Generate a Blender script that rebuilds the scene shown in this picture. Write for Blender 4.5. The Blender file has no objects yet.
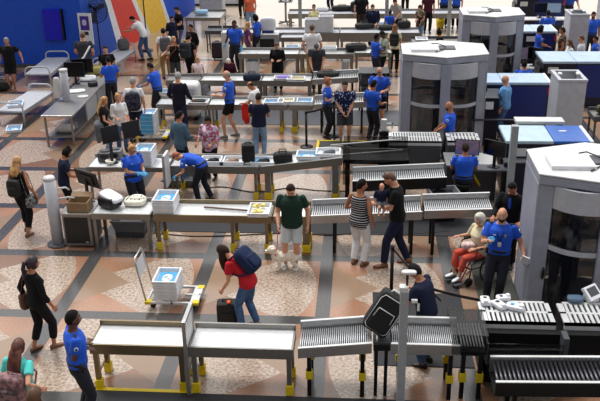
import bpy, bmesh, math, random
from mathutils import Vector as V, Matrix as M, Quaternion as Q
random.seed(5)
PI = math.pi; R = math.radians
sc = bpy.context.scene; COL = sc.collection
# ------------------------------------------------------------------ camera
FP, TH, PS, RO, HC = 823.6, .407436, .079921, -.01714517, 7.4
GX, GY, GS = -5.2074, 14.2754, 2.2923
def at(px, py, Z=0.0):
    a = px-300; b = py-200.5
    u = (math.cos(RO)*a+math.sin(RO)*b)/FP; v = (-math.sin(RO)*a+math.cos(RO)*b)/FP
    yr = math.cos(TH)-v*math.sin(TH); z = -math.sin(TH)-v*math.cos(TH)
    t = (Z-HC)/z; x = u*t; y = yr*t
    return V((math.cos(PS)*x-math.sin(PS)*y, math.sin(PS)*x+math.cos(PS)*y, Z))
def ray(px, py):
    return (at(px, py, 0)-V((0, 0, HC))).normalized()
cd = bpy.data.cameras.new('camera'); cam = bpy.data.objects.new('camera', cd); COL.objects.link(cam)
cd.sensor_width = 36; cd.lens = FP/600*36; cd.clip_end = 300
cam.location = (0, 0, HC)
fw = ray(300, 200.5)
up0 = V((0, 0, 1)); rt = fw.cross(up0).normalized(); up = rt.cross(fw)
# image roll: v-axis rotated by RO
c_, s_ = math.cos(RO), math.sin(RO)
rt2 = rt*c_+up*s_; up2 = -rt*s_+up*c_
cam.matrix_world = M.Translation((0, 0, HC)) @ M((rt2, up2, -fw)).transposed().to_4x4()
sc.camera = cam
# ------------------------------------------------------------------ materials
MC = {}
def mat(name, col, rough=.5, metal=0., kind=None, col2=None, scale=10., spec=.5, alpha=1., emit=0., axis=2):
    if name in MC: return MC[name]
    m = bpy.data.materials.new(name); m.use_nodes = True; nt = m.node_tree; b = nt.nodes['Principled BSDF']
    lin = lambda c: tuple(((x/255+.055)/1.055)**2.4 if x/255 > .04045 else x/255/12.92 for x in c)+(1,)
    b.inputs['Base Color'].default_value = lin(col); b.inputs['Roughness'].default_value = rough
    b.inputs['Metallic'].default_value = metal; b.inputs['Specular IOR Level'].default_value = spec
    if alpha < 1: b.inputs['Alpha'].default_value = alpha
    if emit: b.inputs['Emission Color'].default_value = lin(col); b.inputs['Emission Strength'].default_value = emit
    tc = nt.nodes.new('ShaderNodeTexCoord'); L = nt.links.new
    def ramp(src, stops, const=False):
        r = nt.nodes.new('ShaderNodeValToRGB'); e = r.color_ramp.elements
        if const: r.color_ramp.interpolation = 'CONSTANT'
        e[0].position = stops[0][0]; e[0].color = lin(stops[0][1]); e[1].position = stops[1][0]; e[1].color = lin(stops[1][1])
        for p, c in stops[2:]: q = e.new(p); q.color = lin(c)
        L(src, r.inputs[0]); L(r.outputs[0], b.inputs['Base Color'])
    if kind == 'stripe':
        w = nt.nodes.new('ShaderNodeTexWave'); w.inputs['Scale'].default_value = scale; w.bands_direction = 'XYZ'[axis]
        w.inputs['Distortion'].default_value = .6
        L(tc.outputs['Object'], w.inputs[0]); ramp(w.outputs['Fac'], [(0, col), (.80, col2)], True)
    elif kind in ('spots', 'noise', 'camo'):
        if kind == 'spots':
            w = nt.nodes.new('ShaderNodeTexVoronoi'); w.inputs['Scale'].default_value = scale; o = w.outputs['Distance']
            L(tc.outputs['Object'], w.inputs[0]); ramp(o, [(0, col2), (.28, col)], True)
        else:
            w = nt.nodes.new('ShaderNodeTexNoise'); w.inputs['Scale'].default_value = scale; w.inputs['Detail'].default_value = 3; o = w.outputs['Fac']
            L(tc.outputs['Object'], w.inputs[0])
            ramp(o, [(.42, col), (.58, col2)] if kind == 'noise' else [(.0, col), (.53, col2)], kind == 'camo')
    elif kind == 'brushed':
        mp = nt.nodes.new('ShaderNodeMapping'); mp.inputs['Scale'].default_value = (1.5, 40, 40)
        w = nt.nodes.new('ShaderNodeTexNoise'); w.inputs['Scale'].default_value = 4; w.inputs['Detail'].default_value = 4
        L(tc.outputs['Object'], mp.inputs[0]); L(mp.outputs[0], w.inputs[0])
        r = nt.nodes.new('ShaderNodeMapRange'); r.inputs[3].default_value = rough-.1; r.inputs[4].default_value = rough+.12
        L(w.outputs['Fac'], r.inputs[0]); L(r.outputs[0], b.inputs['Roughness'])
        ramp(w.outputs['Fac'], [(.3, tuple(int(x*.86) for x in col)), (.7, col)])
    elif kind is None and not emit and alpha == 1:
        w = nt.nodes.new('ShaderNodeTexNoise'); w.inputs['Scale'].default_value = 6; w.inputs['Detail'].default_value = 3
        L(tc.outputs['Object'], w.inputs[0]); ramp(w.outputs['Fac'], [(.3, tuple(int(x*.93) for x in col)), (.7, col)])
    MC[name] = m; return m
STEEL = mat('brushed_steel', (196, 196, 196), .34, .85, 'brushed')
STEELD = mat('dull_steel', (150, 148, 144), .42, .8, 'brushed')
STEELB = mat('worn_bronze_steel', (140, 126, 102), .42, .8, 'brushed')
BELT = mat('polished_table_top', (238, 240, 242), .25, .3, 'brushed')
ROLL = mat('roller_steel', (196, 198, 202), .5, .7)
BSTL = mat('bright_steel_sheet', (226, 227, 228), .4, .35)
BLACK = mat('black_plastic', (16, 16, 18), .45)
BLKM = mat('black_metal', (22, 22, 24), .4, .3)
RUB = mat('rubber_mat', (34, 35, 40), .7)
RUBG = mat('grey_green_mat', (62, 62, 56), .8)
YEL = mat('safety_yellow', (232, 200, 20), .5)
GREYP = mat('grey_paint', (158, 163, 168), .45)
GREYL = mat('light_grey_paint', (188, 190, 198), .5)
GREYT = mat('scanner_grey', (158, 162, 176), .45)
GREYD = mat('dark_grey', (72, 74, 80), .5)
GREYB = mat('tub_grey', (112, 116, 122), .45)
WHT = mat('white_plastic', (232, 234, 238), .45)
OFFW = mat('off_white', (214, 214, 214), .5)
NAVY = mat('navy_panel', (10, 16, 40), .35)
BLUE = mat('blue_panel', (6, 34, 112), .4)
BLUEL = mat('blue_lid', (40, 96, 182), .4)
GBLU = mat('pale_blue_lid', (176, 200, 212), .4)
CYAN = mat('tray_blue', (70, 165, 220), .5)
SCR = mat('screen_off', (12, 12, 16), .15)
SCRX = mat('screen_lit', (120, 120, 150), .3, kind='noise', col2=(160, 130, 150), scale=14)
RED = mat('red_plastic', (190, 20, 20), .4)
BAGB = mat('black_fabric', (20, 20, 22), .75)
BAGN = mat('navy_fabric', (22, 34, 58), .8)
BAGG = mat('grey_fabric', (92, 92, 96), .8)
BROWN = mat('brown_leather', (84, 52, 34), .55)
CARD = mat('cardboard', (140, 112, 82), .7)
SMOKE = mat('smoked_acrylic', (8, 8, 10), .12, alpha=.42)
GLASS = mat('scanner_glass', (28, 30, 38), .08, alpha=.55)
WALLB = mat('wall_royal_blue', (12, 80, 204), .55)
WALLB2 = mat('wall_blue_side', (20, 78, 184), .55)
WALLR = mat('wall_red', (222, 58, 44), .5)
WALLW = mat('wall_white', (232, 234, 238), .5)
WALLY = mat('wall_yellow', (244, 196, 62), .5)
SIGNB = mat('sign_blue', (8, 14, 196), .35)
GLOVE = mat('glove_blue', (86, 170, 224), .5)
TSA = mat('uniform_blue', (14, 86, 214), .7)
PANT = mat('uniform_navy', (20, 24, 40), .8)
SKL = mat('skin_light', (214, 158, 128), .55, kind='noise', col2=(204, 146, 116), scale=9)
SKM = mat('skin_tan', (176, 118, 86), .55, kind='noise', col2=(166, 108, 78), scale=9)
SKD = mat('skin_dark', (84, 54, 42), .5, kind='noise', col2=(94, 62, 46), scale=9)
GOLD = mat('badge_gold', (212, 178, 80), .3, .8)
# ------------------------------------------------------------------ mesh builder
class MB:
    def __init__(s): s.v = []; s.f = []; s.m = []; s.mats = []; s.T = None; s.sm = []
    def mi(s, m):
        if m not in s.mats: s.mats.append(m)
        return s.mats.index(m)
    def add(s, vs, fs, m, smooth=False):
        o = len(s.v)
        for p in vs:
            p = V(p)
            if s.T: p = s.T(p)
            s.v.append(p)
        k = s.mi(m)
        for f in fs: s.f.append(tuple(o+i for i in f)); s.m.append(k); s.sm.append(smooth)
        return s
    def box(s, x0, x1, y0, y1, z0, z1, m, mt=None):
        vs = [(x, y, z) for x in (x0, x1) for y in (y0, y1) for z in (z0, z1)]
        s.add(vs, [(0, 1, 3, 2), (4, 6, 7, 5), (0, 4, 5, 1), (2, 3, 7, 6), (0, 2, 6, 4), (1, 5, 7, 3)] if not mt else [], m)
        return s
    def obox(s, c, hx, hy, hz, m):            # c centre, hx/hy/hz half vectors
        c, hx, hy, hz = V(c), V(hx), V(hy), V(hz)
        vs = [c+hx*i+hy*j+hz*k for i in (-1, 1) for j in (-1, 1) for k in (-1, 1)]
        return s.add(vs, [(0, 1, 3, 2), (4, 6, 7, 5), (0, 4, 5, 1), (2, 3, 7, 6), (0, 2, 6, 4), (1, 5, 7, 3)], m)
    def prism(s, pts, z0, z1, m):
        n = len(pts); vs = [(x, y, z0) for x, y in pts]+[(x, y, z1) for x, y in pts]
        return s.add(vs, [tuple(range(n))[::-1], tuple(range(n, 2*n))]+[(i, (i+1) % n, n+(i+1) % n, n+i) for i in range(n)], m)
    def rings(s, rs, m, smooth=True):
        n = len(rs[0]); vs = [p for r in rs for p in r]
        fs = [tuple(range(n))[::-1], tuple(range((len(rs)-1)*n, len(rs)*n))]
        for k in range(len(rs)-1):
            for i in range(n): a = k*n+i; b = k*n+(i+1) % n; fs.append((a, b, b+n, a+n))
        return s.add(vs, fs, m, smooth)
    def tube(s, pts, r, m, n=8, caps=False):
        pts = [V(p) for p in pts]
        if not isinstance(r, (list, tuple)): r = [r]*len(pts)
        if caps:
            d0 = (pts[0]-pts[1]).normalized(); d1 = (pts[-1]-pts[-2]).normalized()
            P = []; RR = []
            for a in (80, 45): P.append(pts[0]+d0*r[0]*math.sin(R(a))); RR.append(r[0]*math.cos(R(a)))
            P += pts; RR += list(r)
            for a in (45, 80): P.append(pts[-1]+d1*r[-1]*math.sin(R(a))); RR.append(r[-1]*math.cos(R(a)))
            pts, r = P, RR
        rs = []; q = None
        for i, p in enumerate(pts):
            a = pts[max(i-1, 0)]; b = pts[min(i+1, len(pts)-1)]; d = (b-a).normalized()
            if q is None:
                u = d.cross(V((0, 0, 1)));  u = d.cross(V((1, 0, 0))) if u.length < .1 else u
                q = u.normalized()
            q = (q-d*q.dot(d)).normalized(); w = d.cross(q)
            rs.append([p+(q*math.cos(2*PI*k/n)+w*math.sin(2*PI*k/n))*r[i] for k in range(n)])
        return s.rings(rs, m)
    def cyl(s, c, r, z0, z1, m, n=20, r2=None):
        return s.tube([(c[0], c[1], z0), (c[0], c[1], z1)], [r, r if r2 is None else r2], m, n)
    def sbox(s, c, h, m, e=.35, rot=None, nu=20, nv=12):     # rounded box (superellipsoid)
        sg = lambda t: (abs(t)**e)*(1 if t >= 0 else -1)
        rs = []
        for j in range(nv+1):
            b = -PI/2+PI*j/nv; b = max(min(b, PI/2-.02), -PI/2+.02)
            ring = []
            for i in range(nu):
                a = 2*PI*i/nu
                p = V((h[0]*sg(math.cos(a))*sg(math.cos(b)), h[1]*sg(math.sin(a))*sg(math.cos(b)), h[2]*sg(math.sin(b))))
                if rot: p = rot @ p
                ring.append(V(c)+p)
            rs.append(ring)
        return s.rings(rs, m)
    def mesh(s, name):
        me = bpy.data.meshes.new(name); me.from_pydata([tuple(p) for p in s.v], [], s.f)
        for m in s.mats: me.materials.append(m)
        me.polygons.foreach_set('material_index', s.m); me.polygons.foreach_set('use_smooth', s.sm)
        bm = bmesh.new(); bm.from_mesh(me); bmesh.ops.recalc_face_normals(bm, faces=bm.faces); bm.to_mesh(me); bm.free()
        return me
    def build(s, name, parent=None, bevel=0):
        o = bpy.data.objects.new(name, s.mesh(name)); COL.objects.link(o)
        if parent: o.parent = parent
        if bevel:
            b = o.modifiers.new('bevel', 'BEVEL'); b.width = bevel; b.segments = 2; b.limit_method = 'ANGLE'
        return o
def tag(o, label, cat=None, group=None, kind=None):
    if label: o['label'] = label
    if cat: o['category'] = cat
    if group: o['group'] = group
    if kind: o['kind'] = kind
    return o
def empty(name, loc, label, cat, rz=0., group=None):
    o = bpy.data.objects.new(name, None); COL.objects.link(o); o.empty_display_size = .1
    o.location = loc; o.rotation_euler = (0, 0, rz); return tag(o, label, cat, group)
def ctree(o, loc=None, rz=None, label=None, parent=None):
    c = o.copy(); COL.objects.link(c)
    if parent: c.parent = parent
    if loc is not None: c.location = loc
    if rz is not None: c.rotation_euler = (0, 0, rz)
    if label: c['label'] = label
    for ch in list(o.children): ctree(ch, parent=c)
    return c
# ------------------------------------------------------------------ world & light
w = bpy.data.worlds.new('hall_light'); sc.world = w; w.use_nodes = True; nt = w.node_tree
bg = nt.nodes['Background']; g = nt.nodes.new('ShaderNodeTexCoord'); sp = nt.nodes.new('ShaderNodeSeparateXYZ'); rp = nt.nodes.new('ShaderNodeValToRGB')
nt.links.new(g.outputs['Generated'], sp.inputs[0]); nt.links.new(sp.outputs[2], rp.inputs[0]); nt.links.new(rp.outputs[0], bg.inputs[0])
e = rp.color_ramp.elements; e[0].position = 0; e[0].color = (.25, .25, .26, 1); e[1].position = .9; e[1].color = (1, .99, .97, 1)
q = e.new(.12); q.color = (.95, .97, 1, 1); q = e.new(.4); q.color = (1, 1, 1, 1)
# daylight wall at the far side of the hall, dimmer towards the viewer
r_ = nt.nodes.new('ShaderNodeMapRange'); r_.inputs[1].default_value = -.7; r_.inputs[2].default_value = .8; r_.inputs[3].default_value = .20; r_.inputs[4].default_value = 1.55
nt.links.new(sp.outputs[1], r_.inputs[0]); nt.links.new(r_.outputs[0], bg.inputs[1])
def sun(name, en, ang, d, col=(1, 1, 1)):
    l = bpy.data.lights.new(name, 'SUN'); l.energy = en; l.angle = R(ang); l.color = col
    o = bpy.data.objects.new(name, l); COL.objects.link(o); o.rotation_euler = V(d).to_track_quat('-Z', 'Y').to_euler(); return o
sun('skylight_main', 2.6, 20, (.28, -.30, -1), (1, .98, .95))
sun('skylight_side', .55, 50, (-.5, .6, -.8), (.93, .96, 1))
sc.view_settings.view_transform = 'Standard'; sc.view_settings.look = 'None'; sc.view_settings.exposure = 0.0; sc.view_settings.gamma = 1
# ------------------------------------------------------------------ floor
def floor_mat():
    m = bpy.data.materials.new('terrazzo_floor'); m.use_nodes = True; nt = m.node_tree; L = nt.links.new; b = nt.nodes['Principled BSDF']
    N = nt.nodes.new
    def mt(op, a, b_=None, c=None):
        n = N('ShaderNodeMath'); n.operation = op
        for i, x in enumerate((a, b_, c)):
            if x is None: continue
            if isinstance(x, (int, float)): n.inputs[i].default_value = x
            else: L(x, n.inputs[i])
        return n.outputs[0]
    def mix(f, a, c):
        n = N('ShaderNodeMix'); n.data_type = 'RGBA'; L(f, n.inputs[0])
        for i, x in ((6, a), (7, c)):
            if isinstance(x, tuple): n.inputs[i].default_value = x
            else: L(x, n.inputs[i])
        return n.outputs[2]
    tc = N('ShaderNodeTexCoord'); s = N('ShaderNodeSeparateXYZ'); L(tc.outputs['Object'], s.inputs[0])
    gx = mt('DIVIDE', mt('SUBTRACT', s.outputs[0], GX), GS); gy = mt('DIVIDE', mt('SUBTRACT', s.outputs[1], GY), GS)
    u = mt('FRACT', gx); v = mt('FRACT', gy)
    iy = mt('FLOOR', gy); ix = mt('FLOOR', gx)
    par = mt('FLOORED_MODULO', mt('ADD', iy, 1.), 2.)
    u2 = mt('ADD', mt('MULTIPLY', u, mt('SUBTRACT', 1., par)), mt('MULTIPLY', mt('SUBTRACT', 1., u), par))
    dv = mt('ABSOLUTE', mt('SUBTRACT', v, .5))
    d = mt('SQRT', mt('ADD', mt('POWER', u2, 2.), mt('POWER', dv, 2.)))
    fan = mt('MULTIPLY', mt('LESS_THAN', dv, mt('MULTIPLY', u2, .72)), mt('LESS_THAN', d, .93))
    # corner wedge: quarter discs in the cell corners opposite the fan's apex
    fan2 = mt('GREATER_THAN', mt('ADD', mt('MULTIPLY', mt('SUBTRACT', 1., u2), .9), mt('SUBTRACT', .5, dv)), 1.02)
    ns = N('ShaderNodeTexNoise'); ns.inputs['Scale'].default_value = 20; ns.inputs['Detail'].default_value = 5; ns.inputs['Roughness'].default_value = .75; L(tc.outputs['Object'], ns.inputs[0])
    vr = N('ShaderNodeTexVoronoi'); vr.inputs['Scale'].default_value = 22; L(tc.outputs['Object'], vr.inputs[0])
    r1 = N('ShaderNodeValToRGB'); L(ns.outputs[0], r1.inputs[0]); e = r1.color_ramp.elements
    e[0].position = .36; e[0].color = (.17, .11, .08, 1); e[1].position = .62; e[1].color = (.56, .46, .38, 1); q = e.new(.49); q.color = (.385, .29, .225, 1)
    nb = N('ShaderNodeTexNoise'); nb.inputs['Scale'].default_value = .55; nb.inputs['Detail'].default_value = 1; L(tc.outputs['Object'], nb.inputs[0])
    r2 = N('ShaderNodeValToRGB'); L(nb.outputs[0], r2.inputs[0]); e = r2.color_ramp.elements
    e[0].position = .40; e[0].color = (.22, .115, .068, 1); e[1].position = .60; e[1].color = (.39, .205, .125, 1)
    r3 = N('ShaderNodeValToRGB'); L(ns.outputs[0], r3.inputs[0]); e = r3.color_ramp.elements
    e[0].position = .35; e[0].color = (.84, .84, .84, 1); e[1].position = .62; e[1].color = (1.06, 1.06, 1.06, 1)
    mu = N('ShaderNodeMix'); mu.data_type = 'RGBA'; mu.blend_type = 'MULTIPLY'; mu.inputs[0].default_value = 1; L(r2.outputs[0], mu.inputs[6]); L(r3.outputs[0], mu.inputs[7])
    col = mix(fan, mu.outputs[2], r1.outputs[0])
    col = mix(fan2, col, (.29, .19, .125, 1))
    wb = .055
    band = mt('MAXIMUM', mt('LESS_THAN', mt('MINIMUM', u, mt('SUBTRACT', 1., u)), wb), mt('LESS_THAN', mt('MINIMUM', v, mt('SUBTRACT', 1., v)), wb))
    bc = N('ShaderNodeValToRGB'); L(ns.outputs[0], bc.inputs[0]); e = bc.color_ramp.elements
    e[0].position = .3; e[0].color = (.045, .043, .043, 1); e[1].position = .7; e[1].color = (.08, .077, .077, 1)
    # hall further back is plain tan terrazzo
    far = mt('GREATER_THAN', s.outputs[1], 31.)
    col = mix(mt('MULTIPLY', band, 1.), col, bc.outputs[0])
    col = mix(far, col, (.50, .40, .30, 1))
    L(col, b.inputs['Base Color']); b.inputs['Roughness'].default_value = .2; b.inputs['Specular IOR Level'].default_value = .8
    return m
f = MB(); f.box(-26, 20, 4, 62, -.2, 0, BLACK); o = f.build('floor'); o.data.materials[0] = floor_mat(); o['kind'] = 'structure'
# ------------------------------------------------------------------ blue wall
A0 = at(0, 68); A1 = at(88, 67); A1.y = A0.y = 29.15; C0 = V((A1.x, A1.y, 0)); C1 = V((-8.2, 40.2, 0))
f = MB(); f.box(-26, A1.x, 29.15, 29.45, 0, 8, WALLB); tag(f.build('wall_left'), None, kind='structure')
wd = (C1-C0); wl = wd.length; wd.normalize(); wn = V((wd.y, -wd.x, 0))
def onw(px, py):
    d = ray(px, py); t = (C0-V((0, 0, HC))).dot(wn)/d.dot(wn); p = V((0, 0, HC))+d*t
    return (p-C0).dot(wd), p.z
def line(a, b): (u0, z0), (u1, z1) = onw(*a), onw(*b); k = (u1-u0)/(z1-z0); return (u0-k*z0, u0+k*(8-z0))
ls = [(0, 0), line((94, 0), (117, 47)), line((100, 0), (125, 48)), line((130, 0), (147, 36)), line((136, 0), (152, 36)), line((160, 0), (168, 25)), line((163, 0), (171.5, 25)), (wl, wl)]
cs = [WALLB2, WALLW, WALLR, WALLW, WALLY, WALLW, WALLB]
f = MB()
for k, m in enumerate(cs):
    (a, b), (c, d) = ls[k], ls[k+1]
    a, b, c, d = [min(max(t, 0), wl) for t in (a, b, c, d)]
    P = lambda u, z, o=0: C0+wd*u+V((0, 0, z))-wn*o
    vs = [P(a, 0), P(c, 0), P(d, 8), P(b, 8), P(a, 0, .2), P(c, 0, .2), P(d, 8, .2), P(b, 8, .2)]
    f.add(vs, [(0, 1, 2, 3), (4, 7, 6, 5), (0, 4, 5, 1), (2, 6, 7, 3), (0, 3, 7, 4), (1, 5, 6, 2)], m)
tag(f.build('wall_back'), None, kind='structure')
f = MB(); f.box(-26, A1.x-.02, 29.09, 29.16, 0, .12, GREYD); tag(f.build('baseboard_left'), None, kind='structure')
# sign on the wall
def onA(px, py, y=29.15):
    d = ray(px, py); t = y/d.y; return V((0, 0, HC))+d*t
a = onA(45.5, 40, 29.0); b = onA(61, 10, 29.0)
t = empty('wall_sign', (a.x, 29.15, a.z), 'bright cobalt blue rectangular panel hung on the royal blue wall', 'sign')
f = MB(); ww = b.x-a.x; hh = b.z-a.z; f.box(0, ww, -.14, 0, 0, hh, SIGNB); f.build('panel', t, .01)
f = MB(); f.box(ww-.06, ww, -.16, -.0, -.02, hh+.02, NAVY); f.build('side_rail', t)
# ------------------------------------------------------------------ people
def lerp(a, b, t): return a+(b-a)*t
def tint(r, ratio, k=1.0): return r
PEND = []
def hairshell(cond, ro, ri, noise=0., n=22):
    pts = []
    for j in range(n*3//4+1):
        b = -PI/2+PI*j/(n*3//4); b = max(min(b, PI/2-.03), -PI/2+.03); ring = []
        for i in range(n):
            a = 2*PI*i/n; d = V((math.cos(a)*math.cos(b), math.sin(a)*math.cos(b), math.sin(b)))
            k = ro+noise*math.sin(i*2.3+j*1.7) if cond(d) else ri
            ring.append((d, k))
        pts.append(ring)
    return pts
HR = (.077, .097, .118)
COND = {
 'short': lambda d: d.z-.92*d.y > .03 and not (d.y < -.3 and d.z < -.72),
 'long': lambda d: d.z-1.0*d.y > -.02 or (abs(d.x) > .72 and d.y < .5 and d.z > -.8),
 'fringe': lambda d: d.z-.75*d.y > .10 and d.z < .50 and d.y < .35 and not (d.y < -.3 and d.z < -.55),
 'cap': lambda d: d.z-.35*d.y > .12,
 'beard': lambda d: d.z < -.22 and d.y > .05 and d.z > -.99,
}
def handgeo(mb, wr, F, N, m, sc_=1., inf=0., curl=.35):
    F = F.normalized(); N = (N-F*N.dot(F)).normalized(); S = F.cross(N)     # S: towards thumb side for one hand
    rot = M((S, F, N)).transposed()
    c = wr+F*.048*sc_
    mb.sbox(c, (.042*sc_+inf, .050*sc_+inf, .016*sc_+inf), m, .6, rot, 12, 6)
    for i, (o, l) in enumerate(((.031, .072), (.011, .082), (-.010, .076), (-.030, .060))):
        p0 = wr+F*.085*sc_+S*o*sc_; d1 = (F*math.cos(curl)-N*math.sin(curl)); d2 = (F*math.cos(curl*2.4)-N*math.sin(curl*2.4))
        p1 = p0+d1*l*.5*sc_; p2 = p1+d2*l*.5*sc_
        mb.tube([p0, p1, p2], [.0095*sc_+inf, .0088*sc_+inf, .007*sc_+inf], m, 6, True)
    p0 = wr+F*.03*sc_+S*.03*sc_; p1 = p0+(F*.55+S*.8-N*.25).normalized()*.038*sc_; p2 = p1+(F*.9+S*.25-N*.3).normalized()*.03*sc_
    mb.tube([p0, p1, p2], [.0125*sc_+inf, .0105*sc_+inf, .008*sc_+inf], m, 6, True)
def ik(a, b, l1, l2, hint):
    d = b-a; L = d.length
    if L > (l1+l2)*.995: b = a+d*((l1+l2)*.995/L); d = b-a; L = d.length
    if L < abs(l1-l2)+.03: L = abs(l1-l2)+.03; b = a+d.normalized()*L; d = b-a
    dn = d.normalized(); x = (l1*l1-l2*l2+L*L)/(2*L); h = math.sqrt(max(l1*l1-x*x, 0)); hh = hint-dn*hint.dot(dn)
    return a+dn*x+hh.normalized()*h, b
def person(label, head=None, foot=None, H=1.75, a=180, skin=SKL, hair=('short', None), top=None, sl=.5, bot=None, bl=1., shoes=None, fem=0, wd=1., lean=0, lh=None, rh=None,
           Y=None, hy=0, hp=10, lf=(0, 0), rf=(0, 0), hip=None, tsa=0, glove=0, hs=1., dress=0, beard=None, glasses=0, cat='person', z0=0, loc=None, voxel=None, untuck=.86, tie=0, shx=0):
    s = H/1.75
    g = V(loc) if loc else (at(*head, H-.005) if head else at(*foot, 0))
    rz = R(a); Rz = M.Rotation(rz, 3, 'Z')
    if Y and head: d_ = ray(*head); t_ = Y/d_.y; g = V((d_.x*t_, Y, 0)); s = min(1.12, max(.8, (HC+d_.z*t_)/1.75)); H = s*1.75
    hz = (hip if hip else .93)*(s if not hip else 1)
    near = g.y < 17.5; vx = voxel or (.0125 if near else .018)
    # spine
    def spine(z):           # z in standing coordinates (unit figure)
        zz = (z-.93); n = 12; p = V((0, 0, hz/s)); y = 0; zc = 0
        if zz <= 0: return V((0, 0, hz/s+zz)), M.Identity(3)
        th = 0
        for i in range(n):
            t = (i+.5)/n*zz; th = R(lean)*min(1, t/.22); y += math.sin(th)*zz/n; zc += math.cos(th)*zz/n
        th = R(lean)*min(1, zz/.22)
        return p+V((0, y, zc)), M.Rotation(-th, 3, 'X')
    wd *= .98; shw = (.168 if fem else .184)*wd; w_ = wd
    if fem: TR = [(.84, .150, .100, 0), (.93, .172, .118, -.008), (1.0, .160, .108, 0), (1.10, .128, .092, .005), (1.20, .142, .105, .012), (1.29, .150, .122, .022), (1.37, .140, .098, 0), (1.43, .092, .072, -.01), (1.475, .058, .056, 0), (1.55, .052, .054, .01)]
    else: TR = [(.84, .150, .100, 0), (.93, .165, .112, -.005), (1.0, .162, .108, 0), (1.10, .158, .105, .006), (1.20, .172, .115, .008), (1.31, .182, .122, .006), (1.38, .168, .106, 0), (1.44, .108, .078, -.01), (1.485, .065, .062, 0), (1.56, .058, .060, .01)]
    def torso(mb, m, zlo, zhi, inf, flare=0):
        rs = []; zs = [zlo]+[r[0] for r in TR if zlo+.01 < r[0] < zhi-.01]+[zhi]
        for z in zs:
            for k in range(len(TR)-1):
                if TR[k][0] <= z <= TR[k+1][0] or k == len(TR)-2: break
            if z <= TR[0][0]: k = 0; t = 0
            else: t = (z-TR[k][0])/(TR[k+1][0]-TR[k][0])
            hw = lerp(TR[k][1], TR[k+1][1], t)*(w_ if z < 1.44 else 1); hd = lerp(TR[k][2], TR[k+1][2], t)*(1+(w_-1)*1.2 if z < 1.4 else 1); yo = lerp(TR[k][3], TR[k+1][3], t)
            ex = inf+flare*max(0, (1.15-z))
            c, rr = spine(z); ring = []
            for i in range(20):
                an = 2*PI*i/20; ring.append((c+rr @ V(((hw+ex)*math.copysign(abs(math.cos(an))**.85, math.cos(an)), yo+(hd+ex)*math.copysign(abs(math.sin(an))**.85, math.sin(an)), 0)))*s)
            rs.append(ring)
        mb.rings(rs, m)
    # joints
    cS, rS = spine(1.405); arms = {}
    for side, tg in ((-1, lh), (1, rh)):
        sh = (cS+rS @ V((side*shw, 0, 0)))
        if tg is None: tg = (.06, .05, -.52)
        wr = sh+V((side*tg[0], tg[1], tg[2]))
        el, wr = ik(sh, wr, .29, .255, V((side*.4, -.6, -.8)))
        arms[side] = (sh, el, wr)
    legs = {}
    for side, ft in ((-1, lf), (1, rf)):
        hp_ = V((side*.088*w_, 0, hz/s-.04)); an = V((side*.10+ft[0], ft[1]-.02, .085+(ft[2] if len(ft) > 2 else 0)))
        kn, an = ik(hp_, an, .43, .41, V((side*.12, 1, .15 if hip and hip < .8 else 0)))
        legs[side] = (hp_, kn, an)
    # head
    cN, rN = spine(1.535)
    RH = M.Rotation(R(hy), 3, 'Z') @ M.Rotation(-R(hp), 3, 'X')
    hc = (cN+RH @ V((0, .022, .088)))
    hk = hs
    sx = [k*hk for k in HR]
    def hmap(d, k):
        x, y, z = d; fz = 1-.26*max(0, -z)*(1 if True else 0)
        return (hc+RH @ V((sx[0]*x*fz*k, sx[1]*y*k+.010*max(0, -z)*hk, sx[2]*z*k)))*s
    body = MB()
    torso(body, skin, .84, 1.55, 0)
    body.tube([(cN-V((0, 0, .03)))*s, hc*s], [.052*s*(.9 if fem else 1.05), .048*s], skin, 12, True)
    pts = hairshell(lambda d: True, 1, 1, 0, 20); body.rings([[hmap(d, k) for d, k in r] for r in pts], skin)
    hl = lambda x, y, z: (hc+RH @ V((x*hk, y*hk, z*hk)))*s
    body.tube([hl(0, .088, .012), hl(0, .106, -.016), hl(0, .104, -.026)], [.008*s, .014*s, .011*s], skin, 8, True)
    for k in (-1, 1): body.sbox(hl(k*.077, -.004, -.006), (.010*s, .020*s, .030*s), skin, 1., None, 8, 6)
    af = .88 if fem else 1.; aw = af*(1+(w_-1)*.8)
    for k, (sh, el, wr) in arms.items():
        body.tube([sh*s, lerp(sh, el, .45)*s, el*s, lerp(el, wr, .3)*s, wr*s], [.043*s*aw, .049*s*aw, .041*s*aw, .043*s*aw, .027*s*af], skin, 12, True)
    for k, (hp_, kn, an) in legs.items():
        body.tube([hp_*s, lerp(hp_, kn, .5)*s, kn*s, lerp(kn, an, .32)*s, lerp(kn, an, .75)*s, an*s], [.090*s*w_, .076*s*w_, .056*s, .060*s, .040*s, .036*s], skin, 12, True)
    root = body.build('person'); root.location = (g.x, g.y, z0); root.rotation_euler = (0, 0, rz)
    tag(root, label, cat)
    hg = MB(); gl = {}
    for k, (sh, el, wr) in arms.items():
        F = (wr-el).normalized(); Nn = V((k*1., .1, 0)) if abs(F.z) > .6 else V((k*.25, 0, 1))
        Fh = F
        hb = MB()
        # mirror so the thumb always points forward / inward
        handgeo(hg, wr*s, Fh, Nn if k > 0 else Nn, skin, s*(.92 if fem else 1)) if Fh.cross(Nn).dot(V((-k*.3, 1, .2))) > 0 else handm(hg, wr*s, Fh, Nn, skin, s*(.92 if fem else 1))
        if glove: gl[k] = (wr*s, Fh, Nn)
    PEND.append((root, vx, hg, skin))
    if glove:
        for k, (wp, Fh, Nn) in gl.items():
            gm = MB(); (handgeo if Fh.cross(Nn).dot(V((-k*.3, 1, .2))) > 0 else handm)(gm, wp, Fh, Nn, GLOVE, s, .004)
            gm.tube([wp-Fh*.035, wp+Fh*.03], [.033*s, .03*s], GLOVE, 10); gm.build('glove', root)
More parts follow.
